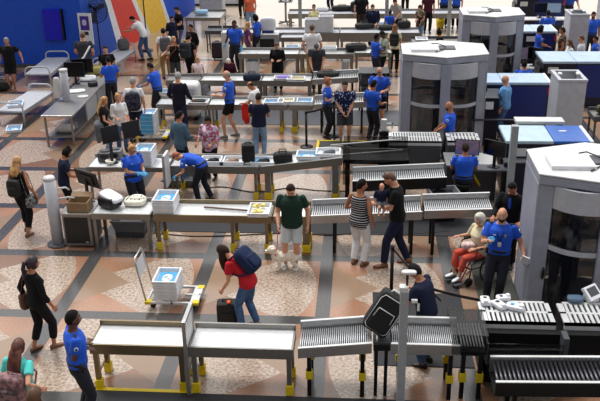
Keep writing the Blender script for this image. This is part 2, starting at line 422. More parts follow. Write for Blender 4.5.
    if top:
        tm = MB(); zl = untuck
        torso(tm, top, zl, 1.465 if sl > 0 else 1.42, .017, .03 if not tsa else .0)
        if dress: torso(tm, top, .72, 1.2, .02, .12)
        for k, (sh, el, wr) in arms.items():
            if sl <= 0: continue
            ex = .013; tm.sbox(lerp(sh, el, .01)*s, ((.050*aw+.011)*s,)*3, top, 1., None, 14, 10)
            if sl <= .55: e_ = lerp(sh, el, .62*sl/.5); P = [sh, lerp(sh, e_, .5), e_]; RR = [.056*aw+ex*.5, .058*aw+ex, .056*aw+ex*1.3]
            else: e_ = lerp(el, wr, .92*(sl-.5)*2); P = [sh, lerp(sh, el, .5), el, e_]; RR = [.056*aw+ex*.5, .054*aw+ex, .047*aw+ex, .036*aw+ex]
            tm.tube([p*s for p in P], [r*s for r in RR], top, 12, False)
        SH = tm.build('dress' if dress else 'shirt', root); PEND.append((SH, vx, None, top))
    if bot:
        bm_ = MB(); nm = 'trousers' if bl > .6 else 'shorts'
        torso(bm_, bot, .83, 1.02, .010)
        for k, (hp_, kn, an) in legs.items():
            if bl > .6: P = [hp_, lerp(hp_, kn, .5), kn, lerp(kn, an, .35), lerp(kn, an, .96 if bl >= 1 else .7)]; RR = [.100*w_, .092*w_, .076, .074, .062]
            else: P = [hp_, lerp(hp_, kn, .45), lerp(hp_, kn, bl*1.7)]; RR = [.097*w_, .094*w_, .090*w_]
            bm_.tube([p*s for p in P], [r*s for r in RR], bot, 12, False)
        PEND.append((bm_.build(nm, root), vx, None, bot))
    sm = shoes or mat('shoe_dark', (30, 28, 28), .5)
    for k, (hp_, kn, an) in legs.items():
        f_ = MB(); d = V((k*.12+shx, 1, 0)).normalized(); sd = V((d.y, -d.x, 0))
        rs = []
        for t, hw, z in ((-.075, .022, .055), (-.06, .034, .085), (0, .038, .088), (.05, .041, .066), (.11, .046, .048), (.155, .040, .036), (.18, .018, .022)):
            c = an+d*t; c = V((c.x, c.y, an.z-.085+.002)); rs.append([(c+sd*hw*math.cos(q)+V((0, 0, max(0, z/2+z/2*math.sin(q)))))*s for q in [2*PI*i/12 for i in range(12)]])
        f_.rings(rs, sm); f_.build('shoe', root)
    st, hm = hair
    if st != 'bald' and hm:
        hb = MB(); cond = COND['fringe' if st == 'fringe' else 'short' if st == 'short' else 'cap' if st == 'cap' else 'long']
        ro = {'short': 1.10, 'fringe': 1.05, 'cap': 1.12, 'curly': 1.38}.get(st, 1.14)
        pts = hairshell(cond, ro, .90, .03 if st != 'curly' else .06, 22); hb.rings([[hmap(d, k) for d, k in r] for r in pts], hm)
        if st == 'cap': hb.sbox(hl(0, .115, .045), (.06*s, .05*s, .010*s), hm, .8, RH, 14, 6)
        if st == 'bun': hb.sbox(hl(0, -.10, .08), (.042*s, .042*s, .042*s), hm, 1.)
        if st == 'topbun': hb.sbox(hl(0, -.03, .13), (.042*s, .042*s, .04*s), hm, 1.)
        if st == 'pony':
            hb.tube([hl(0, -.09, .05), hl(0, -.14, .02), hl(0, -.15, -.08), hl(0.01, -.13, -.2), hl(.01, -.12, -.28)], [.025*s, .034*s, .034*s, .026*s, .008*s], hm, 10)
        if st in ('longhair', 'longer'):
            L_ = .34 if st == 'longhair' else .46; rs = []
            back, rb = spine(1.36 if st == 'longhair' else 1.26)
            p0 = hc+RH @ V((0, -.03, .05)); p1 = hc+RH @ V((0, -.055, -.05)); p3 = back+rb @ V((0, -.135, 0)); p2 = lerp(p1, p3, .5)+rb @ V((0, -.02, 0))
            for j, (p, wx, wy) in enumerate(((p0, .06, .06), (p1, .088, .058), (lerp(p1, p2, .6), .10, .05), (p2, .105, .042), (lerp(p2, p3, .6), .098, .034), (p3, .06, .02))):
                rs.append([(p+V((wx*hk*math.cos(q)*(1+.06*math.sin(q*5+j)), wy*math.sin(q)*(1+.12*math.sin(q*7+j*2)), .012*math.sin(q*6)*(j == 5))))*s for q in [2*PI*i/24 for i in range(24)]])
            hb.rings(rs, hm)
        if st == 'fronthair':
            p0 = hc+RH @ V((0, -.02, .06)); p1 = hc+RH @ V((-.02, -.03, -.04)); rs = []
            for j, (dz, wx, wy) in enumerate(((0, .07, .06), (-.10, .10, .085), (-.22, .105, .08), (-.34, .09, .065), (-.44, .045, .03))):
                p = p0+V((0, -.012*j, dz)); rs.append([(p+V((wx*math.cos(q)*(1+.07*math.sin(q*5+j)), wy*math.sin(q)*(1+.1*math.sin(q*7+j*2))-(.02 if j else 0), 0)))*s for q in [2*PI*i/24 for i in range(24)]])
            hb.rings(rs, hm)
        hb.build('cap' if st == 'cap' else 'hair', root)
    if beard:
        hb = MB(); pts = hairshell(COND['beard'], 1.08, .88, .01, 22); hb.rings([[hmap(d, k) for d, k in r] for r in pts], beard); hb.build('beard', root)
    if g.y < 31:
        for k in (-1, 1):
            e_ = MB(); e_.sbox(hl(k*.030, .086, .012), (.013*s, .008*s, .008*s), WHT, 1., RH, 8, 6); e_.sbox(hl(k*.030, .0925, .012), (.006*s, .004*s, .006*s), BLACK, 1., RH, 8, 6); e_.build('eye', root)
            e_ = MB(); e_.sbox(hl(k*.030, .089, .030), (.017*s, .007*s, .0035*s), (hm if hm and st != 'cap' else mat('brow', (70, 50, 40))), 1., RH, 8, 6); e_.build('eyebrow', root)
        e_ = MB(); e_.sbox(hl(0, .092, -.052), (.022*s, .008*s, .007*s), mat('lips', (160, 84, 76), .5), 1., RH, 10, 6); e_.build('mouth', root)
    if glasses:
        e_ = MB()
        for k in (-1, 1): e_.sbox(hl(k*.031, .102, .012), (.024*s, .003*s, .015*s), mat('lens', (60, 66, 76), .1, alpha=.5), .7, RH, 12, 6); e_.tube([hl(k*.058, .098, .014), hl(k*.080, 0, .01)], .0025, BLKM, 6)
        e_.tube([hl(-.058, .1, .016), hl(.058, .1, .016)], .003, BLKM, 6); e_.build('glasses', root)
    if tsa:
        for k, (sh, el, wr) in arms.items():
            c = lerp(sh, el, .30); d = (el-sh).normalized(); n = V((k, 0, .15)); n = (n-d*n.dot(d)).normalized(); rot = M((d.cross(n), d, n)).transposed()
            e_ = MB(); e_.sbox((c+n*(.066*aw))*s, (.030*s, .034*s, .010*s), WHT, .9, rot, 14, 6); e_.sbox((c+n*(.068*aw+.006))*s, (.020*s, .024*s, .008*s), mat('patch_blue', (60, 90, 150)), .9, rot, 12, 6); tag(e_.build('shoulder_patch', SH), 'round white sleeve patch')
            e_ = MB(); a_ = sh+V((-k*.025, 0, .055)); e_.sbox(a_*s, (.045*s, .022*s, .012*s), PANT, .6, None, 10, 6); e_.build('epaulette', SH)
        c, rr = spine(1.30)
        e_ = MB(); e_.sbox((c+rr @ V((-.075, .138+(.02 if fem else 0), 0)))*s, (.022*s, .008*s, .028*s), GOLD, .8, rr, 12, 6); tag(e_.build('badge', SH), 'gold chest badge')
        e_ = MB(); e_.sbox((c+rr @ V((.075, .138+(.02 if fem else 0), .01)))*s, (.032*s, .006*s, .008*s), OFFW, .4, rr, 12, 6); e_.build('name_plate', SH)
        c, rr = spine(1.01); bt = MB()
        rs = [[(c+rr @ V(((.184*w_)*math.cos(q), .132*(1+(w_-1)*1.2)*math.sin(q), dz)))*s for q in [2*PI*i/24 for i in range(24)]] for dz in (-.022, .022)]
        bt.rings(rs, BLACK); bt = bt.build('belt', root); e_ = MB(); e_.sbox((c+V((.18*w_, .02, -.03)))*s, (.025*s, .035*s, .06*s), BLACK, .5, None, 10, 6); e_.build('pouch', bt)
        if tsa == 2:
            c0, _ = spine(1.46); c1, r1 = spine(1.20); e_ = MB()
            for k in (-1, 1): e_.tube([(c0+V((k*.05, .04, .01)))*s, (spine(1.34)[0]+V((k*.045, .15, 0)))*s, (c1+V((0, .155, 0)))*s], .006, BLACK, 6)
            e_.sbox((c1+V((0, .158, -.04)))*s, (.03*s, .006*s, .04*s), OFFW, .4, None, 10, 6); e_.build('lanyard', root)
    if tie:
        c, rr = spine(1.32); e_ = MB(); e_.sbox((c+rr @ V((0, .14, 0)))*s, (.03*s, .008*s, .11*s), mat('tie_blue', (30, 80, 190)), .7, rr, 10, 6); e_.build('tie', SH)
    root['_sp'] = 0
    P = {'root': root, 's': s, 'spine': spine, 'arms': arms, 'g': V((g.x, g.y, z0)), 'Rz': Rz, 'rz': rz, 'hc': hc, 'hl': hl}
    del root['_sp']
    P['W'] = lambda p: V((g.x, g.y, z0))+Rz @ (V(p)*s)
    return P
def handm(mb, wr, F, N, m, sc_=1., inf=0.):
    F = F.normalized(); t = MB(); handgeo(t, V((0, 0, 0)), F, N, m, sc_, inf)
    N2 = (N-F*N.dot(F)).normalized(); S = F.cross(N2)
    vs = [wr+p-S*(2*p.dot(S)) for p in t.v]; o = len(mb.v); mb.v += vs; k = mb.mi(m)
    for f_ in t.f: mb.f.append(tuple(o+i for i in f_)); mb.m.append(k); mb.sm.append(True)
def backpack(P, label, m, w=.30, h=.44, d=.18, m2=None, z=1.24, off=.13, cat='backpack', group=None):
    c, rr = P['spine'](z); s = P['s']; m2 = m2 or m
    rot = P['Rz'] @ rr; pos = P['W'](c+rr @ V((0, -off-d/2, 0)))
    t = empty('backpack', pos, label, cat, 0, group); t.rotation_mode = 'QUATERNION'; t.rotation_quaternion = rot.to_quaternion()
    f = MB(); f.sbox((0, 0, 0), (w/2, d/2, h/2), m, .45); f.build('bag_body', t)
    f = MB(); f.sbox((0, -d*.45, -h*.14), (w*.38, d*.22, h*.27), m2, .45); fp = f.build('front_pocket', t); f = MB(); f.tube([(-w*.3, -d*.66, h*.04), (w*.3, -d*.66, h*.04)], .006, BLKM, 6); f.build('zip', fp)
    for k in (-1, 1):
        f = MB(); f.tube([(k*w*.28, d*.3, h*.42), (k*w*.30, d*.5+.09, h*.44), (k*w*.36, d*.5+.19, h*.36), (k*w*.42, d*.5+.25, h*.12), (k*w*.46, d*.5+.15, -h*.2), (k*w*.42, d*.35, -h*.38)], .014, m, 8); f.build('strap', t)
    f = MB(); f.tube([(-.04, d*.1, h*.47), (-.03, d*.1, h*.56), (.03, d*.1, h*.56), (.04, d*.1, h*.47)], .009, m, 6); f.build('grab_handle', t)
    return t
def shoulderbag(P, label, m, side=1, w=.26, h=.2, d=.09, z=.98, fwd=.0, strap=True, cat='handbag'):
    s = P['s']; c = V((side*(.24), fwd, z)); t = empty('handbag', P['W'](c), label, cat, P['rz'])
    f = MB(); f.sbox((0, 0, 0), (d/2, w/2, h/2), m, .5); f.build('bag_body', t)
    f = MB(); f.sbox((side*d*.35, 0, h*.2), (d*.2, w*.46, h*.25), m, .5); f.build('flap', t)
    if strap:
        shl = V((-side*.04 if strap == 2 else side*.14, 0, 1.475)); q = shl-c
        f = MB(); f.tube([(0, -w*.4, h*.4), (q.x-side*.02, -.10, q.z-.12), (q.x, 0, q.z), (q.x-side*.02, .14, q.z-.14), (0, w*.4, h*.4)], .008, m, 6); f.build('strap', t)
    return t
H_BLK = mat('hair_black', (20, 17, 17), .75, spec=.2); H_DBR = mat('hair_dark_brown', (48, 32, 24), .75, spec=.2); H_BRN = mat('hair_brown', (92, 62, 42), .5)
H_AUB = mat('hair_auburn', (70, 36, 28), .5, kind='noise', col2=(104, 56, 40), scale=12); H_BLD = mat('hair_blond', (198, 152, 96), .5, kind='noise', col2=(160, 112, 66), scale=14)
H_GRY = mat('hair_grey', (150, 148, 146), .6); H_WHT = mat('hair_white', (228, 222, 206), .6); H_RED = mat('hair_red', (150, 70, 34), .5); H_GIN = mat('hair_ginger', (166, 98, 56), .6)
H_PUR = mat('hair_purple', (58, 34, 56), .5, kind='noise', col2=(30, 22, 30), scale=12)
def C(n, c, k=None, c2=None, sc_=10, ax=2): return mat('cloth_'+n, c, .85, 0, k, c2, sc_, .2, axis=ax)
K_BLK = C('black', (20, 20, 24)); K_NAV = C('navy', (28, 34, 58)); K_WHT = C('white', (236, 236, 238)); K_JEAN = C('denim', (58, 84, 122), 'noise', (74, 102, 142), 14)
K_GRY = C('grey', (100, 102, 108)); K_DGR = C('charcoal', (62, 64, 70)); K_KHK = C('khaki', (160, 128, 84)); K_LJN = C('light_denim', (110, 138, 170), 'noise', (130, 156, 186), 14)
S_WHT = mat('shoe_white', (222, 220, 214), .5); S_BRN = mat('shoe_brown', (120, 78, 52), .5); S_SKN = SKL
TS = dict(top=TSA, sl=.5, bot=PANT, tsa=1, untuck=.95)
# ------------------------------------------------------------------ equipment
def slope(x0, dz):
    return lambda p: V((p.x, p.y, p.z+(p.x-x0)*dz*min(1, max(0, p.z/.6))))
def bench_table(x0, x1, y0, y1, z, label, mt=BELT, ms=STEELD, foot=True, dz=0., fh=.13, legs=None, cat='table', name='steel_table', lip=.045, legm=None, lw=.05, group=None):
    t = empty(name, (x0, y0, 0), label, cat, 0, group); L = x1-x0; W = y1-y0; T = slope(0, dz/L if L else 0); legm = legm or ms
    def B(): f = MB(); f.T = T; return f
    f = B(); f.box(.01, L-.01, .02, W-.02, z-.05, z-.012, mt); f.build('top', t)
    f = B(); f.box(0, L, 0, .03, z-fh, z+lip*.2, ms); f.build('front_rail', t, .004)
    f = B(); f.box(0, L, W-.035, W, z-fh, z+lip*1.6, ms); f.build('back_rail', t, .004)
    for xx in (0, L-.03):
        f = B(); f.box(xx, xx+.03, .03, W-.035, z-fh, z-.008, ms); f.build('end_rail', t)
    for lx in (legs or (.03, L-.03-lw)):
        for ly in (.03, W-.05-lw):
            zt = z-fh; f = MB(); f.box(lx, lx+lw, ly, ly+lw, .0, zt+dz*lx/L, legm); lg = f.build('leg', t)
            if foot: f = MB(); f.box(lx-.02, lx+lw+.02, ly-.02, ly+lw+.02, 0.004, .17, YEL); tag(f.build('foot_cover', lg, .01), 'yellow foot cover')
        f = MB(); f.box(lx+.01, lx+.03, .03+lw, W-.05-lw, .22, .26, legm); f.build('cross_brace', t)
    return t
def roller_conveyor(x0, x1, y0, y1, z, label, dz=0., n=24, dark=False, foot=True, legs=(.12, .85), fh=.14, backh=.10, rm=None, group=None, shy=0.):
    t = empty('roller_conveyor', (x0, y0, 0), label, 'conveyor', 0, group); L = x1-x0; W = y1-y0; T0 = slope(0, dz/L)
    T = (lambda p: T0(V((p.x, p.y+p.x*shy/L, p.z))))
    ms = STEEL
    def B(): f = MB(); f.T = T; return f
    f = B(); f.box(0, L, 0, .035, z-fh, z+.02, ms if not dark else BLKM); f.build('front_rail', t)
    f = B(); f.box(0, L, -.004, .04, z+.02, z+.032, OFFW); f.build('rail_cap', t)
    f = B(); f.box(0, L, W-.03, W, z-fh, z+backh, ms); f.box(0, L, W-.035, W+.01, z+backh, z+backh+.012, OFFW); f.build('back_rail', t)
    f = B(); f.box(0, L, .035, W-.03, z-fh, z-fh+.01, BLKM); f.build('pan', t)
    me = None; p = (L-.02)/n
    for i in range(n):
        if me is None:
            f = MB(); f.tube([(0, .035, 0), (0, W-.03, 0)], p*.34, rm or ROLL, 10); me = f.mesh('roller')
        o = bpy.data.objects.new('roller', me); COL.objects.link(o); o.parent = t; xx = .01+p*(i+.5); q = T(V((xx, 0, z-.015))); o.location = (q.x, q.y, q.z)
    for k in legs:
        for ly in (.03, W-.09):
            f = MB(); f.box(L*k, L*k+.06, ly+shy*k, ly+.06+shy*k, 0, z-fh+dz*k, BLKM); lg = f.build('leg', t)
            if foot: f = MB(); f.box(L*k-.02, L*k+.08, ly-.02+shy*k, ly+.08+shy*k, .3 if foot == 2 else .004, .42 if foot == 2 else .17, YEL); f.build('foot_cover', lg)
    return t
def slot_panel(x0, x1, y0, y1, z, label, n=14, rows=2, dark=BLKM, group=None, h=None):
    t = empty('slotted_hood', (x0, y0, 0), label, 'machine cover', 0, group); L = x1-x0; W = y1-y0; h = h or z
    f = MB(); f.box(.02, L-.02, .02, W-.02, 0, z-.02, dark); f.build('lower_casing', t)
    f = MB(); m = BSTL; bw = W/(rows*3.2+.8); zz = (z-.02, z+.012); y = 0
    f.box(0, L, 0, .05, z-.09, z+.012, m)
    for r in range(rows+1):
        yy = r*(W-.05)/rows; f.box(0, L, yy, yy+.05, zz[0], zz[1], m)
    p = (L-.10)/n
    for i in range(n+1): f.box(.05+i*p-p*.27, .05+i*p+p*.27, .05, W-.05, zz[0], zz[1]-.001, m)
    f.box(0, .09, 0, W, *zz, m); f.box(L-.06, L, 0, W, *zz, m); tag(f.build('slotted_top', t), 'steel top with two rows of slots')
    return t
def xray(x0, x1, y0, y1, z, label, split=.55, lidm=GBLU, group=None):
    t = empty('xray_machine', (x0, y0, 0), label, 'x-ray machine', 0, group); L = x1-x0; W = y1-y0; sx = L*split
    f = MB(); f.box(.03, L-.03, .04, W-.04, .10, z-.08, NAVY); f.build('cabinet', t, .02)
    f = MB(); f.box(0, sx-.005, 0, W, z-.08, z, lidm); f.build('lid', t, .02)
    f = MB(); f.box(sx+.005, L-.08, 0, W, z-.08, z, BLUEL if lidm is GBLU else lidm); f.box(L-.08, L, .0, W, z-.10, z+.005, WHT); tag(f.build('lid', t, .02), 'blue lid section')
    f = MB(); f.box(sx+.02, L-.10, .015, .045, .35, z-.12, BLUE); sp_ = tag(f.build('side_panel', t, .008), 'deep blue side panel'); f = MB(); f.sbox((sx+.12, .008, .72), (.03, .012, .05), GREYL, .5, None, 10, 6); f.build('latch', sp_)
    f = MB(); f.box(.08, sx-.02, .02, .045, .35, z-.12, NAVY); f.build('side_panel', t, .008)
    f = MB(); f.box(.16, .46, .005, .02, z-.36, z-.18, OFFW); tag(f.build('notice_plate', t), 'small white notice plate')
    f = MB(); f.box(L-.10, L-.03, .0, .06, z-.34, z-.14, RED); f.build('warning_strip', t, .005)
    for xx in (.0, L): f = MB(); f.box(xx-.03, xx+.03, W*.2, W*.8, .72, 1.18, BLKM); f.build('tunnel_curtain', t)
    for lx in (.1, L-.2):
        for ly in (.06, W-.16): f = MB(); f.cyl((lx+.05, ly+.05), .045, 0, .11, BLKM, 12); f.build('foot', t)
    f = MB(); f.sbox((sx+L*.17, W*.62, z+.004), (.10, .035, .005), WHT, .5, None, 12, 4); f.build('maker_badge', t)
    return t
def scanner(cx, cy, label, z=2.6, sx=1.05):
    t = empty('body_scanner', (cx, cy, 0), label, 'body scanner')
    hexa = [(-sx, -.50), (-.35*sx, -.88), (.35*sx, -.88), (sx, -.50), (sx, .62), (.35*sx, .98), (-.35*sx, .98), (-sx, .62)]
    hexa = [(-sx, -.50), (0, -.90), (sx, -.50), (sx, .62), (0, 1.0), (-sx, .62)]
    ins = lambda k, g=0: [(x*k, y*k) for x, y in hexa]
    f = MB(); f.prism(ins(1), z-.16, z, GREYT); f.build('canopy', t, .03)
    f = MB(); f.prism(ins(1.01), z, z+.03, OFFW); tag(f.build('roof_panel', t, .012), 'off-white roof panel')
    f = MB(); f.prism(ins(1.0), 0, .05, GREYD); f.build('floor_plate', t)
    # side slabs
    for k in (-1, 1):
        f = MB(); f.box(min(k*sx, k*(sx-.09)), max(k*sx, k*(sx-.09)), -.48, .60, .05, z-.16, GREYT); f.build('side_wall', t, .01)
    def col(x, y, w, d, rot):
        f = MB(); c, s_ = math.cos(rot), math.sin(rot)
        f.obox((x, y, (z-.16+.05)/2), (w/2*c, w/2*s_, 0), (-d/2*s_, d/2*c, 0), (0, 0, (z-.21)/2), GREYT); f.build('column', t, .015)
    an = math.atan2(.40, sx)
    col(-sx+.13, -.46, .26, .10, -an); col(sx-.13, -.46, .26, .10, an); col(0, -.83, .24, .12, 0); col(0, .92, .24, .12, 0); col(-sx+.13, .60, .26, .10, an); col(sx-.13, .60, .26, .10, -an)
    def arc(x0, y0, x1, y1, bul, n=10):
        a = V((x0, y0, 0)); b = V((x1, y1, 0)); d = (b-a); nn = V((d.y, -d.x, 0)).normalized(); return [a+d*(i/n)+nn*bul*4*(i/n)*(1-i/n) for i in range(n+1)]
    for (a, b, bu) in (((-sx+.24, -.50), (-.10, -.82), .0), ((.10, -.82), (sx-.24, -.50), .0), ((-sx+.24, .64), (-.10, .92), 0), ((.10, .92), (sx-.24, .64), 0)):
        front = a[1] < 0; P = arc(*a, *b, .12 if front else -.12)
        def sheet(z0, z1, th, m, nm, lab=None):
            f = MB(); n = len(P); off = []
            for i in range(n):
                dd = (P[min(i+1, n-1)]-P[max(i-1, 0)]).normalized(); off.append(V((dd.y, -dd.x, 0))*th/2)
            vs = [p+o for p, o in zip(P, off)]+[p-o for p, o in zip(P, off)][::-1]
            f.rings([[V((v.x, v.y, z0)) for v in vs], [V((v.x, v.y, z1)) for v in vs]], m, False); o = f.build(nm, t)
            if lab: tag(o, lab)
        sheet(z-.54, z-.16, .05, GREYL, 'fascia'); sheet(.06, z-.54, .012, GLASS, 'glass_panel', 'dark tinted curved glass panel'); sheet(1.34, 1.42, .05, GREYL, 'handrail')
    f = MB(); f.box(-sx*.8, -.15, -.35, .2, z+.03, z+.10, WHT); f.build('roof_hatch', t, .01)
    f = MB(); f.box(-.12, .28, -.1, .28, z+.03, z+.06, GREYD); f.build('vent_grille', t)
    f = MB(); f.tube([(-.3, .2, z+.12), (-.15, .32, z+.10), (-.02, .2, z+.08), (.05, .05, z+.08), (-.05, -.2, z+.05), (-.25, -.42, z+.05)], .012, BLACK, 6); f.build('cable', t)
    return t
def tallbox(c, label, h=2.1, w=.62, d=.62, label2=None):
    t = empty('scanner_cabinet', (c.x, c.y, 0), label, 'cabinet')
    f = MB(); f.box(-w/2, w/2, -d/2, -d/2+.05, .08, h-.06, GREYL); f.build('front_panel', t, .01)
    f = MB(); f.box(-w/2, w/2, d/2-.05, d/2, .08, h-.06, GREYL); f.build('back_panel', t, .01)
    for k in (-1, 1): f = MB(); f.box(min(k*w/2, k*(w/2-.05)), max(k*w/2, k*(w/2-.05)), -d/2+.05, d/2-.05, .08, h-.06, GREYL); f.build('side_panel', t)
    f = MB(); f.box(-w/2+.05, w/2-.05, -d/2+.05, d/2-.05, .1, h-.35, GREYD); f.build('inner_deck', t)
    f = MB()
    for (a, b, c2, d2) in ((-w/2-.02, w/2+.02, -d/2-.02, -d/2+.07), (-w/2-.02, w/2+.02, d/2-.07, d/2+.02), (-w/2-.02, -w/2+.07, -d/2+.07, d/2-.07), (w/2-.07, w/2+.02, -d/2+.07, d/2-.07)): f.box(a, b, c2, d2, h-.06, h, GREYL)
    f.build('top_rim', t, .01)
    for k in (-1, 1): f = MB(); f.sbox((k*w*.33, 0, h+.02), (.05, .09, .03), OFFW, .5, None, 12, 6); f.build('latch', t)
    f = MB(); f.box(-w/2+.02, w/2-.02, -d/2+.02, d/2-.02, 0, .08, BLKM); f.build('plinth', t)
    return t
def monitor(pos, label, rz=0, w=.5, h=.31, scr=SCR, tilt=-8, stand=True, cat='monitor', zoff=.30):
    t = empty('monitor', pos, label, cat, rz)         # screen faces local -Y
    tl = M.Rotation(R(tilt), 3, 'X'); c = V((0, 0, zoff))
    f = MB(); f.obox(c, tl @ V((w/2, 0, 0)), tl @ V((0, .014, 0)), tl @ V((0, 0, h/2)), BLACK); f.obox(c+tl @ V((0, .025, -.02)), tl @ V((w*.3, 0, 0)), tl @ V((0, .02, 0)), tl @ V((0, 0, h*.3)), BLACK); f.build('casing', t, .006)
    f = MB(); f.obox(c+tl @ V((0, -.0155, 0)), tl @ V((w/2-.015, 0, 0)), tl @ V((0, .001, 0)), tl @ V((0, 0, h/2-.015)), scr); f.build('screen', t)
    if stand:
        f = MB(); f.box(-.03, .03, .02, .06, .01, zoff, BLACK); f.box(-.11, .11, -.05, .12, 0, .015, BLACK); f.build('stand', t)
    return t
TW, TD, THH = .40, .53, .085
def tray_mesh():
    f = MB(); a, b, h, k = .205, .265, .085, .02
    f.box(-a+k, a-k, -b+k, b-k, 0, .012, WHT)
    for (x0, x1, y0, y1) in ((-a, -a+.018, -b, b), (a-.018, a, -b, b), (-a+.018, a-.018, -b, -b+.018), (-a+.018, a-.018, b-.018, b)): f.box(x0, x1, y0, y1, .004, h, WHT)
    f.box(-a-.012, a+.012, -b-.012, -b, h-.016, h, WHT); f.box(-a-.012, a+.012, b, b+.012, h-.016, h, WHT); f.box(-a-.012, -a, -b, b, h-.016, h, WHT); f.box(a, a+.012, -b, b, h-.016, h, WHT)
    return f.mesh('screening_tray')
TM = tray_mesh()
def ad_part(t, m=CYAN):
    f = MB(); f.box(-.165, .165, -.22, .22, .013, .017, m); f.build('printed_mat', t)
    f = MB(); f.sbox((0, 0, .018), (.10, .15, .003), WHT, .8, None, 16, 4)
    f.sbox((-.03, .03, .020), (.045, .03, .003), m, 1, M.Rotation(.5, 3, 'Z'), 12, 4); f.sbox((.03, -.04, .020), (.05, .02, .003), mat('print_grey', (120, 130, 150)), 1, M.Rotation(-.4, 3, 'Z'), 12, 4)
    f.build('printed_emblem', t)
def tray(pos, label, rz=0, ad=None, group=None, z=None):
    o = bpy.data.objects.new('screening_tray', TM); COL.objects.link(o); o.location = pos; o.rotation_euler = (0, 0, rz); tag(o, label, 'tray', group)
    if ad: ad_part(o, ad)
    return o
def stack(pos, n, where, rz=0, ad=CYAN, sc_=1., side=WHT):
    for i in range(n):
        top = i == n-1
        o = tray((pos[0]+random.uniform(-.006, .006), pos[1]+random.uniform(-.006, .006), pos[2]+i*.036), ('topmost tray with blue print ' if top and ad else 'topmost white tray ' if top else 'white tray nested below the topmost ')+where, rz, ad if top else None, None if top else 'trays in the stack '+where)
        o.scale = (sc_,)*3 if sc_ != 1 else (1, 1, 1)
def stanchion(p, label, h=1.0, group=None):
    t = empty('belt_stanchion', (p.x, p.y, 0), label, 'barrier post', 0, group)
    f = MB(); f.rings([[V((r*math.cos(2*PI*i/24), r*math.sin(2*PI*i/24), z)) for i in range(24)] for r, z in ((.17, .0), (.175, .015), (.15, .03), (.05, .045))], BLACK); f.build('base', t)
    f = MB(); f.cyl((0, 0), .032, .04, h-.08, BLACK, 16); f.build('post', t)
    f = MB(); f.cyl((0, 0), .038, h-.08, h, BLKM, 16); f.build('belt_head', t)
    return t
def beltstrap(a, b, label, sag=.04):
    t = MB(); n = 8; a, b = V(a), V(b); d = (b-a); s_ = V((d.y, -d.x, 0)).normalized()*.004
    rs = []
    for i in range(n+1):
        p = a+d*(i/n)-V((0, 0, sag*4*(i/n)*(1-i/n))); rs.append([p+s_+V((0, 0, .025)), p-s_+V((0, 0, .025)), p-s_-V((0, 0, .025)), p+s_-V((0, 0, .025))])
    t.rings(rs, BLACK, False); return tag(t.build('barrier_belt'), label, 'barrier belt')
def mat_(x0, x1, y0, y1, label, m=RUB, edge=None, h=.014):
    f = MB(); f.box(x0, x1, y0, y1, 0.002, h, m)
    if not edge: return tag(f.build('floor_mat', None, .005), label, 'floor mat')
    t = empty('floor_mat', (0, 0, 0), label, 'floor mat'); f.build('rubber_surface', t)
    for (a, b, c, d) in edge: f = MB(); f.box(a, b, c, d, .002, h+.004, YEL); tag(f.build('edge_strip', t), 'yellow edge strip')
    return t
def cord(pts, label, r=.012):
    f = MB(); P = []
    n = len(pts)
    for i in range(n-1):
        for k in range(6):
            t = k/6; a = V(pts[max(i-1, 0)]); b = V(pts[i]); c = V(pts[i+1]); d = V(pts[min(i+2, n-1)])
            P.append(.5*((2*b)+(c-a)*t+(2*a-5*b+4*c-d)*t*t+(3*b-a-3*c+d)*t**3))
    P.append(V(pts[-1])); f.tube(P, r, BLACK, 6); return tag(f.build('power_cord'), label, 'cable')
def rollbag(pos, label, m, w=.38, h=.55, d=.24, rot=None, handle=0, trim=None, cat='suitcase', tagc=None, gh=True):
    t = empty('suitcase', pos, label, cat)
    if rot: t.rotation_euler = rot
    f = MB(); f.sbox((0, 0, h/2+.04), (w/2, d/2, h/2), m, .22, None, 24, 14); f.build('shell', t)
    f = MB(); f.sbox((0, -d/2+.005, h*.42), (w*.38, .025, h*.28), m, .3); f.build('front_pocket', t)
    if trim:
        f = MB(); x, z0, z1, yy = w*.44, .12, h-.06, -d*.5-.002
        f.tube([(-x, yy, z0), (-x, yy, z1), (-x*.8, yy, h), (x*.8, yy, h), (x, yy, z1), (x, yy, z0), (x*.8, yy, .08), (-x*.8, yy, .08), (-x, yy, z0)], .0055, trim, 6); f.tube([(-x*.75, -d/2-.022, h*.45), (-x*.7, -d/2-.022, h*.68), (x*.7, -d/2-.022, h*.68), (x*.75, -d/2-.022, h*.45)], .007, trim, 6); tag(f.build('piping', t), 'light piping')
    if gh: f = MB(); f.tube([(-.07, 0, h+.03), (-.06, 0, h+.075), (.06, 0, h+.075), (.07, 0, h+.03)], .016, OFFW if trim else BLACK, 8); f.build('carry_handle', t)
    for k in (-1, 1): f = MB(); f.tube([(k*w*.36-.015, d*.38, .03), (k*w*.36+.015, d*.38, .03)], .03, BLKM, 14); f.build('wheel', t)
    if handle: f = MB(); f.tube([(-.09, d*.36, h*.9), (-.09, d*.36, h+handle), (.09, d*.36, h+handle), (.09, d*.36, h*.9)], .009, STEEL, 8); f.build('pull_handle', t)
    if tagc: f = MB(); f.sbox((.04, -.06, h+.06), (.035, .05, .02), tagc, .6, None, 12, 6); tag(f.build('luggage_tag', t), 'orange luggage tag')
    return t
def softbag(pos, label, m, w=.35, h=.22, d=.2, rz=0, name='duffel_bag', cat='bag', hand=True, e=.5):
    t = empty(name, pos, label, cat, rz)
    f = MB(); f.sbox((0, 0, h/2), (w/2, d/2, h/2), m, e); f.build('bag_body', t)
    f = MB(); f.sbox((0, -d*.46, h*.42), (w*.33, d*.09, h*.25), m, .5); f.build('side_pocket', t)
    if hand:
        for k in (-1, 1): f = MB(); f.tube([(-w*.22, k*d*.2, h*.86), (-w*.16, k*d*.26, h*1.18), (w*.16, k*d*.26, h*1.18), (w*.22, k*d*.2, h*.86)], .011, m, 6); f.build('handle', t)
    return t
